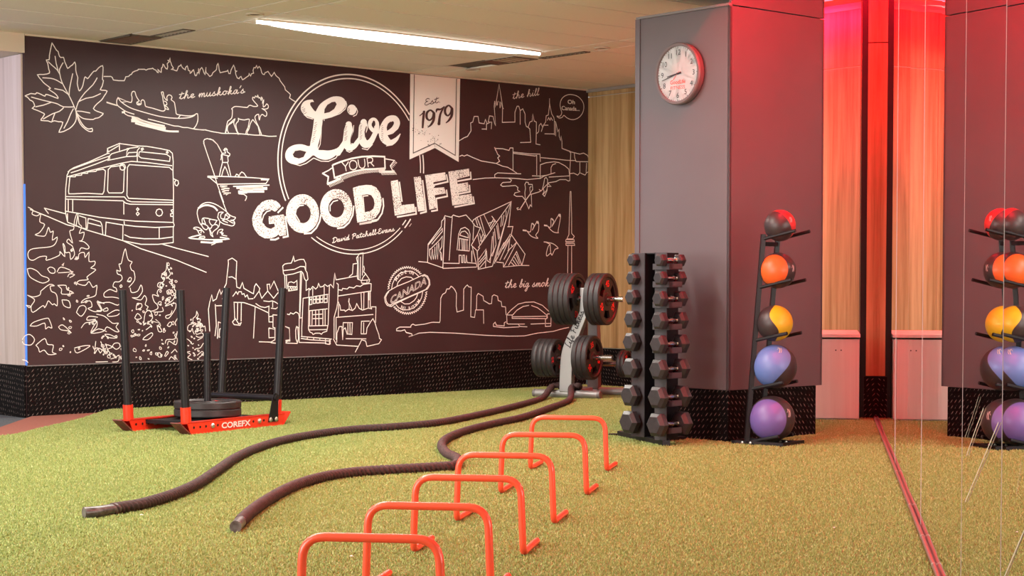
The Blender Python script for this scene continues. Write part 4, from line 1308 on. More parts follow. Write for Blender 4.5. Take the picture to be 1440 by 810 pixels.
# ================================================================== PUSH SLED
es = Vector((0.523, 0.852, 0)).normalized(); wS = Vector((-es.y, es.x, 0))
SL = thing('push_sled', 'red and black push sled with four upright posts in front of the mural', 'sled', Vector((-2.053, 11.24, 0)), math.atan2(es.y, es.x))
LS, GA, WR = 0.93, 0.575, 0.075     # runner length, gauge, runner width
def runner(y0, facing):
    mbr = MB(); h = 0.078
    prof = [(0, 0.004), (LS, 0.004), (LS+0.075, h+0.006), (LS+0.058, h+0.010), (LS-0.01, 0.016), (0.01, 0.016), (-0.092, h+0.004), (-0.108, h)]
    # side plates
    side = [(0, 0.004), (LS, 0.004), (LS+0.02, h), (-0.03, h)]
    for yy in (y0, y0+WR-0.006):
        n = len(side); vs = [(x, yy, z) for x, z in side] + [(x, yy+0.006, z) for x, z in side]
        mbr.add(vs, [list(range(n))[::-1], list(range(n, 2*n))] + [(i, (i+1) % n, n+(i+1) % n, n+i) for i in range(n)])
    r = part('runner', mbr, M_['red'], SL)
    top = MB().box2((-0.03, y0, h-0.006), (LS+0.02, y0+WR, h)); part('top_plate', top, M_['red'], r)
    sk = MB(); q = [(-0.10, h+0.006), (-0.108, h), (-0.004, 0.0), (LS+0.004, 0.0), (LS+0.082, h+0.006), (LS+0.072, h+0.01), (LS, 0.008), (0.0, 0.008)]
    n = len(q); vs = [(x, y0-0.004, z) for x, z in q] + [(x, y0+WR+0.004, z) for x, z in q]
    sk.add(vs, [(i, (i+1) % n, n+(i+1) % n, n+i) for i in range(n)])
    mbs = MB()
    for a, b in ((0, 1), (2, 3), (4, 5), (6, 7)): pass
    segs = [((-0.104, h+0.003), (-0.002, 0.004)), ((-0.002, 0.004), (LS+0.002, 0.004)), ((LS+0.002, 0.004), (LS+0.078, h+0.008))]
    for (xa, za), (xb, zb) in segs:
        a = Vector((xa, y0+WR/2, za)); b = Vector((xb, y0+WR/2, zb)); d = b-a
        ang = math.atan2(d.z, d.x); Rm = Matrix.Rotation(-ang, 3, 'Y')
        part('skid', MB().box((a+b)/2, (d.length, WR+0.008, 0.008), Rm), M_['redworn'] if xa < -0.05 else M_['red'], r)
    for x in (0.10, 0.165, 0.23, 0.37, 0.755, 0.885*0+0.70): pass
    yo = y0-0.0012 if facing else y0-0.0012
    for x in (0.03, 0.09, 0.145, 0.26, 0.617, 0.726):
        part('bolt_hole', MB().lathe([(0.0085, 0), (0.0001, -0.0005)], 12, (x, yo, 0.045), 'y'), M_['black'], r)
    for x in (0.208, 0.678, 0.792, 0.852):
        part('bolt', MB().lathe([(0.017, 0), (0.016, -0.006), (0.010, -0.012), (0.0001, -0.013)], 14, (x, yo, 0.045), 'y'), M_['steel'], r)
    return r
rn = runner(0.0, True); rf = runner(GA-WR, False)
mbt = MB(); put_text(mbt, 'COREFX', (0.437, -0.0035, 0.022), (1.45, 0, 0), (0, 0, 1), 0.052, 0.03); part('lettering', mbt, M_['white'], rn)
part('deck', MB().box2((0.12, WR, 0.062), (0.80, GA-WR, 0.070)).box2((0.12, WR, 0.045), (0.128, GA-WR, 0.07)).box2((0.792, WR, 0.045), (0.80, GA-WR, 0.07)), M_['black'], SL, bevel=0.002)
def post_(x, y, lean, hgt, nm='post'):
    base = Vector((x, y, 0.07)); top = base + Vector((lean, 0, hgt))
    u = (top-base).normalized()
    s1 = part('socket', MB().tube([base, base+u*0.105], 0.034, 20), M_['red'], SL)
    p = part('post', MB().tube([base+u*0.05, top-u*0.17], 0.0265, 20).tube([top-u*0.175, top-u*0.168], 0.0272, 20).tube([top-u*0.17, top], 0.0262, 20), M_['black'], SL)
post_(0.0, 0.038, -0.045, 0.855); post_(0.0, GA-0.038, -0.045, 0.855)
post_(0.905, 0.038, 0.075, 0.865); post_(0.905, GA-0.038, 0.075, 0.865)
part('weight_horn', MB().tube([(0.49, GA/2, 0.07), (0.49, GA/2, 0.635)], 0.0235, 20), M_['black'], SL)
# push bar with its two brackets
for y in (0.018, GA-0.018):
    q = [(0.770, 0.03), (0.872, 0.03), (0.875, 0.19), (0.866, 0.215), (0.848, 0.225), (0.828, 0.215), (0.815, 0.19)]
    n = len(q); yy = -0.006 if y < 0.1 else GA
    vs = [(x, yy, z) for x, z in q] + [(x, yy+0.006, z) for x, z in q]
    part('bracket', MB().add(vs, [list(range(n))[::-1], list(range(n, 2*n))] + [(i, (i+1) % n, n+(i+1) % n, n+i) for i in range(n)]), M_['black'], SL)
part('push_bar', MB().tube([(0.848, -0.02, 0.19), (0.848, GA+0.02, 0.19)], 0.022, 18), M_['black'], SL)
# ---- weight plates
def plate_mesh(R, th, nm):
    seg = 48; mb = MB(); b = 0.026
    rings = [(b, .42), (R*.20, .46), (R*.235, .40), (R*.27, .26), (R*.44, .26), (R*.74, .26), (R*.82, .30), (R*.86, .5), (R*.97, .5), (R, .36)]
    hole = (4, 5)
    hs = set(); 
    for c in (0, 16, 32): hs |= {(c+k) % seg for k in (-3, -2, -1, 0, 1, 2)}
    idx = {}
    for s in (1, -1):
        for i, (r, h) in enumerate(rings):
            for j in range(seg):
                a = 2*PI*(j+0.5)/seg; idx[s, i, j] = len(mb.v); mb.v.append((s*h*th, -r*math.sin(a), -r*math.cos(a)))
        for i in range(len(rings)-1):
            for j in range(seg):
                if i == 4 and j in hs: continue
                q = [idx[s, i, j], idx[s, i, (j+1) % seg], idx[s, i+1, (j+1) % seg], idx[s, i+1, j]]
                mb.f.append(q if s > 0 else q[::-1]); mb.s.append(True)
    last = len(rings)-1
    for i, fl in ((0, 0), (last, 1)):
        for j in range(seg):
            q = [idx[1, i, j], idx[1, i, (j+1) % seg], idx[-1, i, (j+1) % seg], idx[-1, i, j]]; mb.f.append(q if fl else q[::-1]); mb.s.append(True)
    for j in hs:
        for i in (4, 5):
            mb.f.append([idx[1, i, j], idx[1, i, (j+1) % seg], idx[-1, i, (j+1) % seg], idx[-1, i, j]]); mb.s.append(True)
        if (j-1) % seg not in hs: mb.f.append([idx[1, 4, j], idx[1, 5, j], idx[-1, 5, j], idx[-1, 4, j]]); mb.s.append(False)
        if (j+1) % seg not in hs:
            k = (j+1) % seg; mb.f.append([idx[1, 4, k], idx[1, 5, k], idx[-1, 5, k], idx[-1, 4, k]]); mb.s.append(False)
    return mb.mesh(nm, M_['blackrub'], 40)
def plate_letters(R, th, txt):
    out = []
    for k in range(3):
        mb = MB(); a = PI/2 + k*2*PI/3; rr = R*0.60; sz = R*0.34
        e = Vector((0, math.cos(a), math.sin(a))); ey = Vector((0, 0, 1)) if False else e; ex = Vector((0, math.sin(a), -math.cos(a)))
        ex = Vector((0, e.z, -e.y)) * -1
        put_text(mb, txt, Vector((th*0.27+0.0012, 0, 0)) + e*(rr-0.35*sz), ex*-1 if False else Vector((0, e.z, -e.y)), e, sz, 0.03)
        out.append(mb.mesh('lettering', M_['redink']))
    return out
PM = {}
def weight_plate(R, th, txt, label, loc, rotz=0, tip=0, group=None, letters=True):
    key = (R, th)
    if key not in PM: PM[key] = (plate_mesh(R, th, 'weight_plate'), plate_letters(R, th, txt))
    o = thing('weight_plate', label, 'weight plate', loc, rotz, group)
    o.rotation_mode = 'XYZ'
    if tip == 'flat': o.rotation_euler = (0, -PI/2, rotz)
    else: o.rotation_euler = (tip, 0, rotz)
    part('disc', PM[key][0], None, o)
    if letters:
        for q in PM[key][1]: part('lettering', q, None, o)
    return o
hp = SL.matrix_world if False else None
hornw = Vector((-2.053, 11.24, 0)) + es*0.49 + wS*(GA/2)
for k, lb in ((0, 'lower of the two black rubber plates on the sled'), (1, 'upper of the two black rubber plates on the sled')):
    weight_plate(0.224, 0.050, '45', lb, (hornw.x, hornw.y, 0.080+0.0265+k*0.051), 0.4, 'flat', 'plates on the sled')
# ================================================================== PLATE TREE
aT = Vector((0.89, -0.45, 0)).normalized(); AT = math.atan2(aT.y, aT.x); T0 = Vector((0.463, 14.88, 0))
TR = thing('plate_tree', 'silver weight plate tree standing by the mural corner', 'weight rack', T0, AT)
# local: x towards the viewer's right along the pegs, y away
BT = 0.50
for y, x0, x1 in ((0, -0.30, 0.30), (BT, -0.22, 0.40)):
    part('base_tube', MB().tube([(x0, y, 0.034), (x1, y, 0.034)], 0.034, 20), M_['silver'], TR)
    for s_, xe in ((-1, x0), (1, x1)): part('end_cap', MB().lathe([(0.036, -0.012), (0.036, 0.008), (0.030, 0.014), (0.0001, 0.015)] if s_ > 0 else [(0.0001, -0.015), (0.030, -0.014), (0.036, -0.008), (0.036, 0.012)], 20, (xe, y, 0.034), 'x'), M_['greycoat'], TR)
part('cross_tube', MB().box2((-0.03, 0, 0.02), (0.03, BT, 0.065)), M_['silver'], TR, bevel=0.004)
def beam(path, wx, wy, nm, m):
    """rectangular section swept in the local xz plane"""
    pts = [Vector(p) for p in path]; mb = MB(); n = len(pts); vs = []
    for i in range(n):
        t = (pts[min(i+1, n-1)]-pts[max(i-1, 0)]).normalized(); nn = Vector((t.z, 0, -t.x))
        w_ = wx[i] if isinstance(wx, list) else wx
        for a, b in ((-1, -1), (1, -1), (1, 1), (-1, 1)): vs.append(pts[i]+nn*a*w_/2+Vector((0, b*wy/2, 0)))
    fs = [(i*4+j, i*4+(j+1) % 4, (i+1)*4+(j+1) % 4, (i+1)*4+j) for i in range(n-1) for j in range(4)]
    mb.add(vs, fs + [(0, 1, 2, 3), tuple(range(4*n-4, 4*n))]); return part(nm, mb, m, TR, bevel=0.006)
cen = [(0.0, 0, 0.05), (0.005, 0, 0.22), (0.018, 0, 0.36), (0.05, 0, 0.47), (0.10, 0, 0.58), (0.158, 0, 0.70), (0.168, 0, 0.76), (0.170, 0, 0.93)]
cen = smooth_path(cen, 4)
up1 = beam(cen, [0.112 if p.z < 0.4 else 0.112-(p.z-0.4)*0.12 for p in cen], 0.07, 'upright', M_['silver'])
up2 = beam([(0.03, BT, 0.05), (0.03, BT, 0.5), (0.02, BT, 0.93)], [0.105, 0.095, 0.07], 0.07, 'upright', M_['greycoat'])
part('header', MB().box2((0.135, -0.03, 0.86), (0.205, BT, 0.93)), M_['silver'], TR, bevel=0.004)
# lettering on the front upright
st, L_ = cursive('Life Fitness'); mbt = MB()
p0 = Vector((0.036, -0.0365, 0.43)); p1 = Vector((0.168, -0.0365, 0.735)); ex = (p1-p0)/L_; up = Vector((-ex.z, 0, ex.x)).normalized()*0.030
for k in st:
    q = [p0 + ex*c.x + up*(c.y-0.4) for c in k]; wd = 0.0075; Lq = []; Rq = []
    for i in range(len(q)):
        t = (q[min(i+1, len(q)-1)]-q[max(i-1, 0)]); t = t.normalized() if t.length > 1e-6 else Vector((1, 0, 0)); nn = Vector((-t.z, 0, t.x))*wd/2; Lq.append(q[i]+nn); Rq.append(q[i]-nn)
    n = len(q); mbt.add(Lq+Rq, [(n+i, n+i+1, i+1, i) for i in range(n-1)])
part('lettering', mbt, numk, TR)
def peg(x0, x1, y, z): part('peg', MB().tube([(x0, y, z), (x1, y, z)], 0.0235, 18).tube([(x0, y, z), (x0+(0.05 if x1 > x0 else -0.05), y, z)], 0.032, 18), M_['chrome'], TR)
ZP, ZL = 0.835, 0.335
peg(0.17, 0.52, 0.0, ZP); peg(0.17, -0.09, 0.0, ZP)
peg(0.02, 0.42, 0.0, ZL+0.01); peg(0.02, -0.275, 0.0, ZL)
peg(0.03, 0.62, BT*0.55, 0.285)
part('hanger', MB().box2((0.0, BT*0.5, 0.25), (0.05, BT*0.6, 0.32)), M_['greycoat'], TR); 
def at(x, y, z): return T0 + aT*x + Vector((-aT.y, aT.x, 0))*y + Vector((0, 0, z))
GR = 'rubber grip plates on the plate tree'
for k in range(3):
    weight_plate(0.218, 0.046, '45', ('outermost', 'middle', 'innermost')[k] + ' of three large plates on the upper right peg', at(0.36-0.047*k, 0, ZP), AT, 0.0, GR, k == 0)
for k in range(4):
    weight_plate(0.218, 0.046, '45', ('first', 'second', 'third', 'last')[k] + ' of four large plates on the upper left peg, counted from the upright', at(0.085-0.047*k, 0, ZP), AT, 0.9, GR, k == 0)
for k in range(4):
    weight_plate(0.162, 0.045, '25', ('first', 'second', 'third', 'last')[k] + ' of four smaller plates on the lower left peg, counted from the upright', at(-0.10-0.046*k, 0, ZL), AT, 1.7, GR, k == 0)
for k in range(3):
    weight_plate(0.187, 0.045, '35', ('outermost', 'middle', 'innermost')[k] + ' of three medium plates on the lower right peg', at(0.235-0.046*k, 0, ZL+0.01), AT, 2.4, GR, k == 0)
for k in range(2):
    weight_plate(0.115, 0.034, '10', ('outer', 'inner')[k] + ' of two small plates on the rear lower peg', at(0.43-0.035*k, BT*0.55, 0.285), AT, 0.5, GR, k == 0)
# ================================================================== BATTLE ROPE
zr = 0.024
s1 = [(118, 721), (140, 719), (170, 714), (200, 709), (240, 697), (275, 682), (305, 662), (330, 645), (360, 631), (400, 619), (450, 610), (500, 604), (560, 600), (620, 594), (680, 582), (730, 570), (762, 560)]
s2 = [(800, 563), (770, 575), (735, 587), (690, 597), (655, 606), (630, 616), (621, 626), (628, 637), (643, 645), (640, 654), (610, 657), (560, 660), (500, 664), (450, 672), (410, 685), (375, 704), (350, 722), (331, 741)]
pa = [on_floor(x, y, zr) for x, y in s1]; pb = [on_floor(x, y, zr) for x, y in s2]
mid = [at(-0.115, -0.07, 0.088), at(-0.085, 0.0, 0.105), at(-0.08, 0.06, 0.09), at(0.0, 0.085, 0.09), at(0.085, 0.06, 0.09), at(0.10, 0.0, 0.105), at(0.075, -0.07, 0.09)]
path = smooth_path(pa + mid + pb, 1)
def resample(pts, step):
    P = smooth_path(pts, 24); out = [P[0]]; acc = 0
    for a, b in zip(P, P[1:]):
        l = (b-a).length
        while acc + l >= step and l > 1e-9:
            a = a + (b-a)*((step-acc)/l); l = (b-a).length; out.append(a.copy()); acc = 0
        acc += l
    return out
rp = resample(pa + mid + pb, 0.0055)
RP = thing('battle_rope', 'dark brown battle rope looped round the plate tree, both ends across the turf', 'rope', (0, 0, 0))
NR = len(rp)
def lob(a, L, i):
    return 0.54 + 0.50*abs(math.cos(1.5*(a - L*2*PI/0.085)))**0.7
part('cord', MB().tube(rp[26:-26], 0.0262, 18, lobes=lob), noisy('braided_rope', (0.030, 0.014, 0.014), (0.075, 0.035, 0.033), (1, 1, 1), 0.8, nscale=90, bump=0.3), RP, sharp=180)
capm = noisy('shrink_wrap_cap', (0.05, 0.03, 0.03), (0.16, 0.14, 0.14), (1, 1, 1), 0.3, nscale=40)
part('end_cap', MB().tube(rp[:34], 0.0235, 18), capm, RP); part('end_cap', MB().tube(rp[-34:], 0.0235, 18), capm, RP)
# ================================================================== HURDLES
def make_hurdle():
    o = thing('agility_hurdle', '', 'hurdle', group='row of orange agility hurdles')
    W_, hh, r = 0.40, 0.276, 0.0125
    path = fillet([(-W_/2, 0.30, r), (-W_/2, 0, r), (-W_/2+0.01, 0, hh), (W_/2-0.01, 0, hh), (W_/2, 0, r), (W_/2, 0.30, r)], [0.035, 0.065, 0.065, 0.035], 7)
    part('tube_frame', MB().tube(path, r, 14), M_['orange'], o)
    for s_ in (-1, 1): part('end_plug', MB().tube([(s_*W_/2, 0.298, r), (s_*W_/2, 0.306, r)], r*0.92, 14), M_['red'], o)
    return o
hurd = [(520, 758, 1), (601, 713, 1), (None, (582, 777), (735, 781)), (None, (641, 732), (780, 738)), (None, (703, 693), (826, 697)), (None, (742, 660), (857, 663))]
hl = ['orange hurdle nearest the camera, cut off by the bottom edge of the photo', 'second orange hurdle from the camera, its feet cut off below', 'third orange hurdle from the camera',
      'fourth orange hurdle from the camera', 'fifth orange hurdle, last but one before the dumbbell rack', 'orange hurdle farthest from the camera, beside the dumbbell rack']
h0 = make_hurdle()
for i, q in enumerate(hurd):
    if q[0] is None:
        a = on_floor(*q[1], 0.004); b = on_floor(*q[2], 0.004); c = (a+b)/2
    else:
        Z = (H-0.276)*F/(q[1]-HOR); c = Vector(((q[0]-720)/F*Z, Z, 0))
    o = h0 if i == 0 else copy_tree(h0)
    o['label'] = hl[i]; o.location = (c.x, c.y, 0); o.rotation_euler = (0, 0, math.radians([-9, -10, -10, -11, -11, -12][i]))
# ================================================================== DUMBBELL RACK
def pq(p, q, z=0): return Vector((d1.x*p + d2.x*q, d1.y*p + d2.y*q, z))
RB = pq(7.66, 7.45)
RK = thing('dumbbell_rack', 'tall black upright dumbbell rack in front of the column', 'weight rack', (RB.x, RB.y, 0), A)
def lpq(p, q, z): return (p-7.66, q-7.45, z)
ZT = 1.152
part('side_plate', MB().box2(lpq(7.645, 7.565, 0.03), lpq(7.651, 7.678, ZT)), M_['rack'] if 'rack' in M_ else mat('rack_charcoal', (0.060, 0.052, 0.058), 0.32), RK)
part('web_plate', MB().box2(lpq(7.645, 7.562, 0.03), lpq(7.745, 7.568, ZT)), M_['black'], RK)
part('side_plate', MB().box2(lpq(7.566, 7.305, 0.03), lpq(7.572, 7.400, ZT)), mat('rack_charcoal', (0.060, 0.052, 0.058), 0.32), RK)
part('web_plate', MB().box2(lpq(7.566, 7.398, 0.03), lpq(7.765, 7.404, ZT)), M_['black'], RK)
part('spine_plate', MB().box2(lpq(7.74, 7.40, 0.03), lpq(7.746, 7.568, ZT)), M_['black'], RK)
part('top_cap', MB().box2(lpq(7.655, 7.404, ZT-0.006), lpq(7.74, 7.562, ZT)), M_['black'], RK)
def bar_floor(a, b, wd, hz, nm):
    a = on_floor(*a); b = on_floor(*b); d = b-a; c = (a+b)/2
    lc = Vector(((c-RB).dot(d1), (c-RB).dot(d2), hz/2)); ang = math.atan2(d.dot(d2), d.dot(d1))
    return part(nm, MB().box((0, 0, 0), (d.length, wd, hz)), M_['black'], RK, loc=lc, rotz=ang, bevel=0.002)
bar_floor((873, 613), (937, 627), 0.05, 0.034, 'base_bar'); bar_floor((858, 612.5), (900, 611), 0.05, 0.012, 'base_bar'); bar_floor((936, 620), (961, 618), 0.05, 0.022, 'base_bar')
fa_, fb_ = on_floor(887, 615.6), on_floor(934, 626)
for u in (0.02, 0.2, 0.72, 0.92):
    p = fa_.lerp(fb_, u) + Vector((-0.012, -0.026, 0.016)); lc = ((p-RB).dot(d1), (p-RB).dot(d2), p.z)
    part('bolt', MB().lathe([(0.0001, -0.008), (0.009, -0.007), (0.011, 0.0)], 12, lc, 'x'), M_['steel'], RK)
FF = [0.070, 0.080, 0.090, 0.100, 0.108, 0.116, 0.126, 0.134]
ZR_ = [366, 391, 420, 451, 484, 519.5, 559, 597.5]; ZLft = [365.6, 391, 418, 449, 481, 517.5, 556, 593.6]
def dumbbell_at(loc, k, label, grp):
    ff = FF[k]; R_ = ff/math.sqrt(3); L_ = 0.035+0.30*ff; half = [0.078, 0.080, 0.084, 0.086, 0.092, 0.092, 0.098, 0.104][k]
    o = thing('dumbbell', label, 'dumbbell', loc, A, grp)
    for s_ in (-1, 1):
        mb = MB(); rings = [(-L_/2, 0.66), (-L_/2+0.012, 0.98), (L_/2-0.012, 0.98), (L_/2, 0.66)]; vs = []
        if True: rings = [(-L_/2, 0.70), (-L_/2+ff*0.16, 1.0), (L_/2-ff*0.16, 1.0), (L_/2, 0.72)]
        for x, r in rings:
            for j in range(6): a = PI/3*j; vs.append((s_*half+x, R_*r*math.cos(a), R_*r*math.sin(a)))
        fs = [(i*6+j, i*6+(j+1) % 6, (i+1)*6+(j+1) % 6, (i+1)*6+j) for i in range(3) for j in range(6)] + [tuple(range(6))[::-1], tuple(range(18, 24))]
        part('hex_head', mb.add(vs, fs), M_['hex'], o, bevel=0.0015)
    hx = half-L_/2
    part('handle', MB().lathe([(0.017, -hx-0.005), (0.017, -hx+0.006), (0.0125, -hx+0.010), (0.0145, -hx*0.4), (0.016, 0), (0.0145, hx*0.4), (0.0125, hx-0.010), (0.017, hx-0.006), (0.017, hx+0.005)], 16, (0, 0, 0), 'x'), M_['chrome'], o)
ordn = ['topmost', 'second from the top', 'third from the top', 'fourth from the top', 'fourth from the bottom', 'third from the bottom', 'second from the bottom', 'bottom']
for k in range(8):
    Rp = Vector((0.942, 10.50)); z = H - (ZR_[k]-HOR)*10.44/F
    dumbbell_at((Rp.x, Rp.y, z), k, ordn[k] + ' hex dumbbell of the right column on the rack', 'hex dumbbells on the upright rack')
    zc = z + FF[k]*0.0 - 0.020
    part('cradle', MB().box2(lpq(7.545, 7.262, 0)[:2] + (zc-0.035,), lpq(7.572, 7.40, 0)[:2] + (zc,)).box2(lpq(7.545, 7.262, 0)[:2] + (zc-0.035,), lpq(7.655, 7.268, 0)[:2] + (zc,)).box2(lpq(7.566, 7.40, 0)[:2] + (zc-0.035,), lpq(7.655, 7.262, 0)[:2] + (zc-0.030,)), mat('rack_charcoal', (0.060, 0.052, 0.058), 0.32), RK)
    Lp = Vector((0.800, 10.82)); z = H - (ZLft[k]-HOR)*10.76/F
    dumbbell_at((Lp.x, Lp.y, z), k, ordn[k] + ' hex dumbbell of the left column on the rack', 'hex dumbbells on the upright rack')
    zc = z - 0.020
    part('cradle', MB().box2(lpq(7.650, 7.60, 0)[:2] + (zc-0.035,), lpq(7.70, 7.68, 0)[:2] + (zc-0.010,)), mat('rack_charcoal', (0.060, 0.052, 0.058), 0.32), RK)
# ================================================================== MEDICINE BALL RACK
gb = on_floor(1050, 625); bx = Vector((0.80, -0.60, 0)).normalized(); AB = math.atan2(bx.y, bx.x); by = Vector((-bx.y, bx.x, 0))
BR = thing('ball_rack', 'black steel medicine ball rack leaning beside the column', 'rack', gb, AB)
SEP = 0.18
lean = 0.105/1.25
for y in (0, SEP):
    part('post', MB().tube([(0, y, 0.02), (lean*1.26, y, 1.26)], 0.0185, 4), M_['black'], BR, sharp=30)
part('base_bar', MB().box2((-0.10, -0.012, 0.0), (0.02, 0.013, 0.022)).box2((0.0, -0.012, 0.0), (0.26, 0.013, 0.022)), M_['black'], BR)
part('base_bar', MB().box2((-0.10, SEP-0.012, 0.0), (0.26, SEP+0.013, 0.022)), M_['black'], BR)
part('base_bar', MB().box2((0.235, -0.03, 0.0), (0.26, SEP+0.06, 0.022)), M_['black'], BR)
part('base_bar', MB().box2((-0.10, -0.012, 0.0), (-0.075, SEP, 0.022)), M_['black'], BR)
part('cross_bar', MB().box2((lean*1.2-0.012, 0, 1.19), (lean*1.2+0.012, SEP, 1.215)), M_['black'], BR)
for x, y in ((-0.02, -0.016), (0.035, -0.016), (0.14, SEP-0.016), (0.18, SEP-0.016)):
    part('bolt', MB().lathe([(0.0001, -0.006), (0.008, -0.005), (0.009, 0)], 10, (x, y, 0.012), 'y'), M_['steel'], BR)
def ball_mat(nm, col, dark, axis, c, amp, k, upd):
    m = mat(nm, col, 0.42); t = NT(m)
    tc = t.n('ShaderNodeTexCoord'); nr = t.n('ShaderNodeVectorMath', operation='NORMALIZE'); t.link(tc.outputs['Object'], nr.inputs[0])
    def dot(v):
        d = t.n('ShaderNodeVectorMath', operation='DOT_PRODUCT'); t.link(nr.outputs[0], d.inputs[0]); d.inputs[1].default_value = tuple(Vector(v).normalized()); return d.outputs['Value']
    f = t.math('SUBTRACT', t.math('ADD', dot(axis), t.math('MULTIPLY', t.math('SINE', t.math('MULTIPLY', dot(upd), k)), amp)), c)
    st = t.math('MULTIPLY_ADD', f, 60.0, 0.5); st.node.use_clamp = True
    t.link(t.ramp(st, [(0.0, dark), (1.0, col)]), t.b.inputs['Base Color'])
    ns = t.noise(tc.outputs['Object'], 140, 2); t.bump(ns, 0.12, 0.002)
    return m
DK = (0.040, 0.028, 0.030)
vdir = Vector((-0.15, -1, 0))   # towards the viewer in world axes
rr_ = Vector((1, -0.1, 0))
balls = [  # px, py, r, colour, dark, axis, c, amp, k
 (1096, 317.5, 0.094, (0.55, 0.03, 0.03), DK, (0.75, 0.45, 0.45), 0.02, 0.0, 0, 'red and black medicine ball on the top arms of the rack'),
 (1093.5, 380.5, 0.107, (0.75, 0.12, 0.02), DK, (-0.55, -0.83, 0.05), 0.52, 0.0, 0, 'orange and black medicine ball, second from the top'),
 (1089.5, 454.5, 0.108, (0.62, 0.42, 0.012), DK, (0.72, -0.15, 0.05), 0.02, 0.22, 3.4, 'yellow and black medicine ball on the middle arms'),
 (1090.5, 515.5, 0.131, (0.12, 0.19, 0.48), DK, (-0.80, -0.55, 0.15), 0.18, 0.26, 2.6, 'blue and black medicine ball, second from the bottom'),
 (1086.5, 589, 0.137, (0.155, 0.105, 0.34), DK, (-0.50, -0.86, 0.03), 0.50, 0.0, 0, 'purple and black medicine ball on the lowest arms')]
armz0 = [1.205, 0.92, 0.63, 0.34, 0.045]
for i, (px, py, r, colr, dk, ax, c, amp, k, lb) in enumerate(balls):
    cz = gb + bx*(lean*armz0[i]+0.115) + by*(SEP/2)
    yv = cz.y
    z = H-(py-HOR)/F*yv - math.sqrt((r+0.0115)**2-(SEP/2)**2) - 0.026      # two rods cradle the ball
    for y in (0.0, SEP):
        x = lean*z
        part('arm', MB().tube([(x-0.005, y, z), (x+0.215, y, z+0.048)], 0.0105, 10), M_['black'], BR)
    ctr = Vector(((px-720)/F*yv, yv, H-(py-HOR)/F*yv))
    o = thing('medicine_ball', lb, 'ball', ctr, 0, 'medicine balls on the rack')
    bm = bmesh.new(); bmesh.ops.create_uvsphere(bm, u_segments=48, v_segments=28, radius=r); me = bpy.data.meshes.new('ball_shell'); bm.to_mesh(me); bm.free()
    for p in me.polygons: p.use_smooth = True
    me.materials.append(ball_mat('medicine_ball_%d' % i, colr, dk, ax, c, amp, k, (0, 0, 1)))
    part('shell', me, None, o)
    if i in (1, 3, 4, 0):
        # small maker's flash: three curved strokes
        dirn = {0: (0.55, -0.75, 0.35), 1: (0.72, -0.66, 0.12), 3: (0.10, -0.62, 0.78), 4: (0.62, -0.72, 0.30)}[i]
        n_ = Vector(dirn).normalized(); ux = Vector((0, 0, 1)).cross(n_).normalized(); uy = n_.cross(ux)
        lg = MB()
        for (x0, y0, x1, y1, wv) in ((-0.30, -0.9, 0.10, 0.9, 0.24), (0.10, -0.9, 0.42, 0.55, 0.16), (-0.55, 0.1, -0.15, 1.0, 0.14), (0.30, 0.2, 0.55, 0.9, 0.10)):
            sc_ = r*0.20; pts = [(x0+(x1-x0)*u+0.18*math.sin(PI*u), y0+(y1-y0)*u) for u in (0, .25, .5, .75, 1)]
            vs = []
            for x, y in pts:
                for s2 in (-1, 1):
                    v = n_*r + ux*(x+s2*wv/2)*sc_ + uy*y*sc_; vs.append(v.normalized()*(r+0.0012))
            lg.add(vs, [(2*j, 2*j+1, 2*j+3, 2*j+2) for j in range(4)])
        part('printed_flash', lg, mat('grey_print', (0.55, 0.48, 0.46), 0.5), o)
# ================================================================== LOW CABINET
cr_ = on_floor(1208, 591); 
CB = thing('low_cabinet', 'long low whitewashed cabinet under the oak wall beside the mirror post', 'cabinet', cr_, AM + PI/2)
# local x = mn (to the left), y = -md (towards the viewer) -> negative y is depth
CWd, CDp, CH = 1.25, 1.10, 0.585
part('carcass', MB().box2((0.0, -CDp, 0.0), (CWd, -0.020, CH-0.012)), M_['cabinet'], CB)
part('door', MB().box2((0.004, -0.018, 0.012), (0.62, 0.0, CH-0.012)), M_['cabinet'], CB, bevel=0.001)
part('door', MB().box2((0.624, -0.018, 0.012), (CWd, 0.0, CH-0.012)), M_['cabinet'], CB, bevel=0.001)
part('worktop', MB().box2((-0.005, -CDp-0.01, CH), (CWd+0.01, 0.008, CH+0.024)), mat('worktop_laminate', (0.72, 0.62, 0.58), 0.35), CB, bevel=0.002)
for x in (0.128, 0.165, 0.46, 0.50):
    part('screw_hole', MB().lathe([(0.005, 0.0005), (0.0001, 0.0012)], 10, (x, 0.0002, CH-0.09), 'y'), M_['black'], CB)
# ================================================================== LINT
lm = mat('white_lint', (0.8, 0.76, 0.7), 0.9)
for k, (x, y, lb) in enumerate([(494, 782, 'white scrap of lint on the turf beside the second hurdle'), (1173, 742, 'white scrap of lint on the turf near the mirror track'), (199, 724, 'white scrap of lint on the turf below the left rope end')]):
    p = on_floor(x, y, 0.003); rn_ = random.Random(k)
    mb = MB(); vs = [(rn_.uniform(.6, 1)*0.009*math.cos(a), rn_.uniform(.4, 1)*0.006*math.sin(a), 0) for a in [2*PI*j/8 for j in range(8)]]
    mb.add(vs+[(0, 0, 0.004)], [(j, (j+1) % 8, 8) for j in range(8)])
    tag(part('lint_scrap', mb, lm, None, p), lb, 'lint')
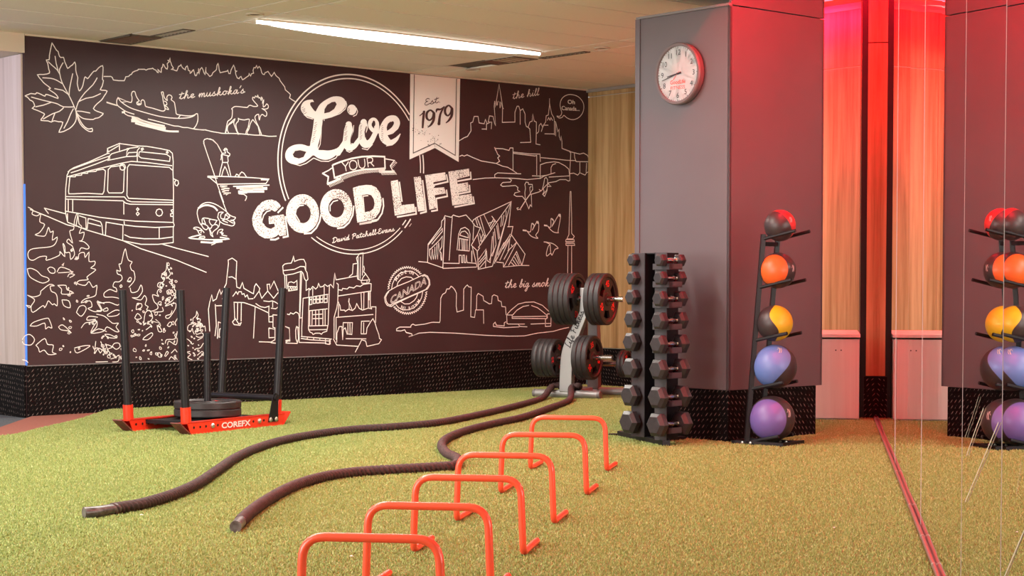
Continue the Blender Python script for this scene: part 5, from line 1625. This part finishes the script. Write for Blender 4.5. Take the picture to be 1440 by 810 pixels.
# ================================================================== TURF PILE (short stiff blades, nobody could count them)
tm = mat('turf_blade', (0.25, 0.32, 0.09), 0.7, 0, 0.15); t = NT(tm)
oi = t.n('ShaderNodeObjectInfo')
t.link(t.ramp(oi.outputs['Random'], [(0.0, (0.235, 0.285, 0.078)), (0.45, (0.310, 0.362, 0.115)), (0.85, (0.385, 0.430, 0.155)), (1.0, (0.50, 0.52, 0.25))]), t.b.inputs['Base Color'])
ng = bpy.data.node_groups.new('turf_pile', 'GeometryNodeTree')
ng.interface.new_socket('Geometry', in_out='INPUT', socket_type='NodeSocketGeometry')
ng.interface.new_socket('Geometry', in_out='OUTPUT', socket_type='NodeSocketGeometry')
N_ = ng.nodes; gi = N_.new('NodeGroupInput'); go = N_.new('NodeGroupOutput')
ds = N_.new('GeometryNodeDistributePointsOnFaces'); ds.inputs['Density'].default_value = 11500
cn = N_.new('GeometryNodeMeshCone'); cn.inputs['Vertices'].default_value = 3; cn.inputs['Radius Top'].default_value = 0.0
cn.inputs['Radius Bottom'].default_value = 0.0023; cn.inputs['Depth'].default_value = 0.0085; cn.fill_type = 'NONE'
sm = N_.new('GeometryNodeSetMaterial'); sm.inputs['Material'].default_value = tm
io = N_.new('GeometryNodeInstanceOnPoints')
rv = N_.new('FunctionNodeRandomValue'); rv.data_type = 'FLOAT_VECTOR'
rv.inputs[0].default_value = (-0.6, -0.6, 0.0); rv.inputs[1].default_value = (0.6, 0.6, 6.28)
rs = N_.new('FunctionNodeRandomValue'); rs.data_type = 'FLOAT'; rs.inputs[2].default_value = 0.6; rs.inputs[3].default_value = 1.35
rs.inputs['Seed'].default_value = 5
lk = ng.links.new
lk(gi.outputs[0], ds.inputs['Mesh']); lk(ds.outputs['Points'], io.inputs['Points']); lk(cn.outputs['Mesh'], sm.inputs['Geometry'])
lk(sm.outputs[0], io.inputs['Instance']); lk(rv.outputs[0], io.inputs['Rotation']); lk(rs.outputs[1], io.inputs['Scale']); lk(io.outputs[0], go.inputs[0])
poly = [e.copy() for e in edge] + [P0 + d1*1.0 + d2*0.005, PC, PC - d2*3.2, mirror_pt(14.1) + mn*0.02, mirror_pt(4.2) + mn*0.02, mirror_pt(4.2) - Vector((6.2, 0, 0))]
poly = clip(poly, Vector((0, 4.3, 0)), Vector((0, 1, 0))); poly = clip(poly, Vector((-5.2, 0, 0)), Vector((1, 0, 0)))
# leave out the column's footprint
colp = [EC, EC + d1*CW, EC + d1*CW + d2*CD, EC + d2*CD]
mbp = MB()
bmt = bmesh.new(); es_ = []
for loop in (poly, colp):
    vs = [bmt.verts.new((p.x, p.y, 0.0005)) for p in loop]; es_ += [bmt.edges.new((vs[i], vs[(i+1) % len(vs)])) for i in range(len(vs))]
bmesh.ops.triangle_fill(bmt, edges=es_, use_beauty=True, normal=(0, 0, 1))
me = bpy.data.meshes.new('pile'); bmt.to_mesh(me); bmt.free()
pile = part('pile', me, None, turf); pile['kind'] = 'stuff'
md_ = pile.modifiers.new('pile', 'NODES'); md_.node_group = ng
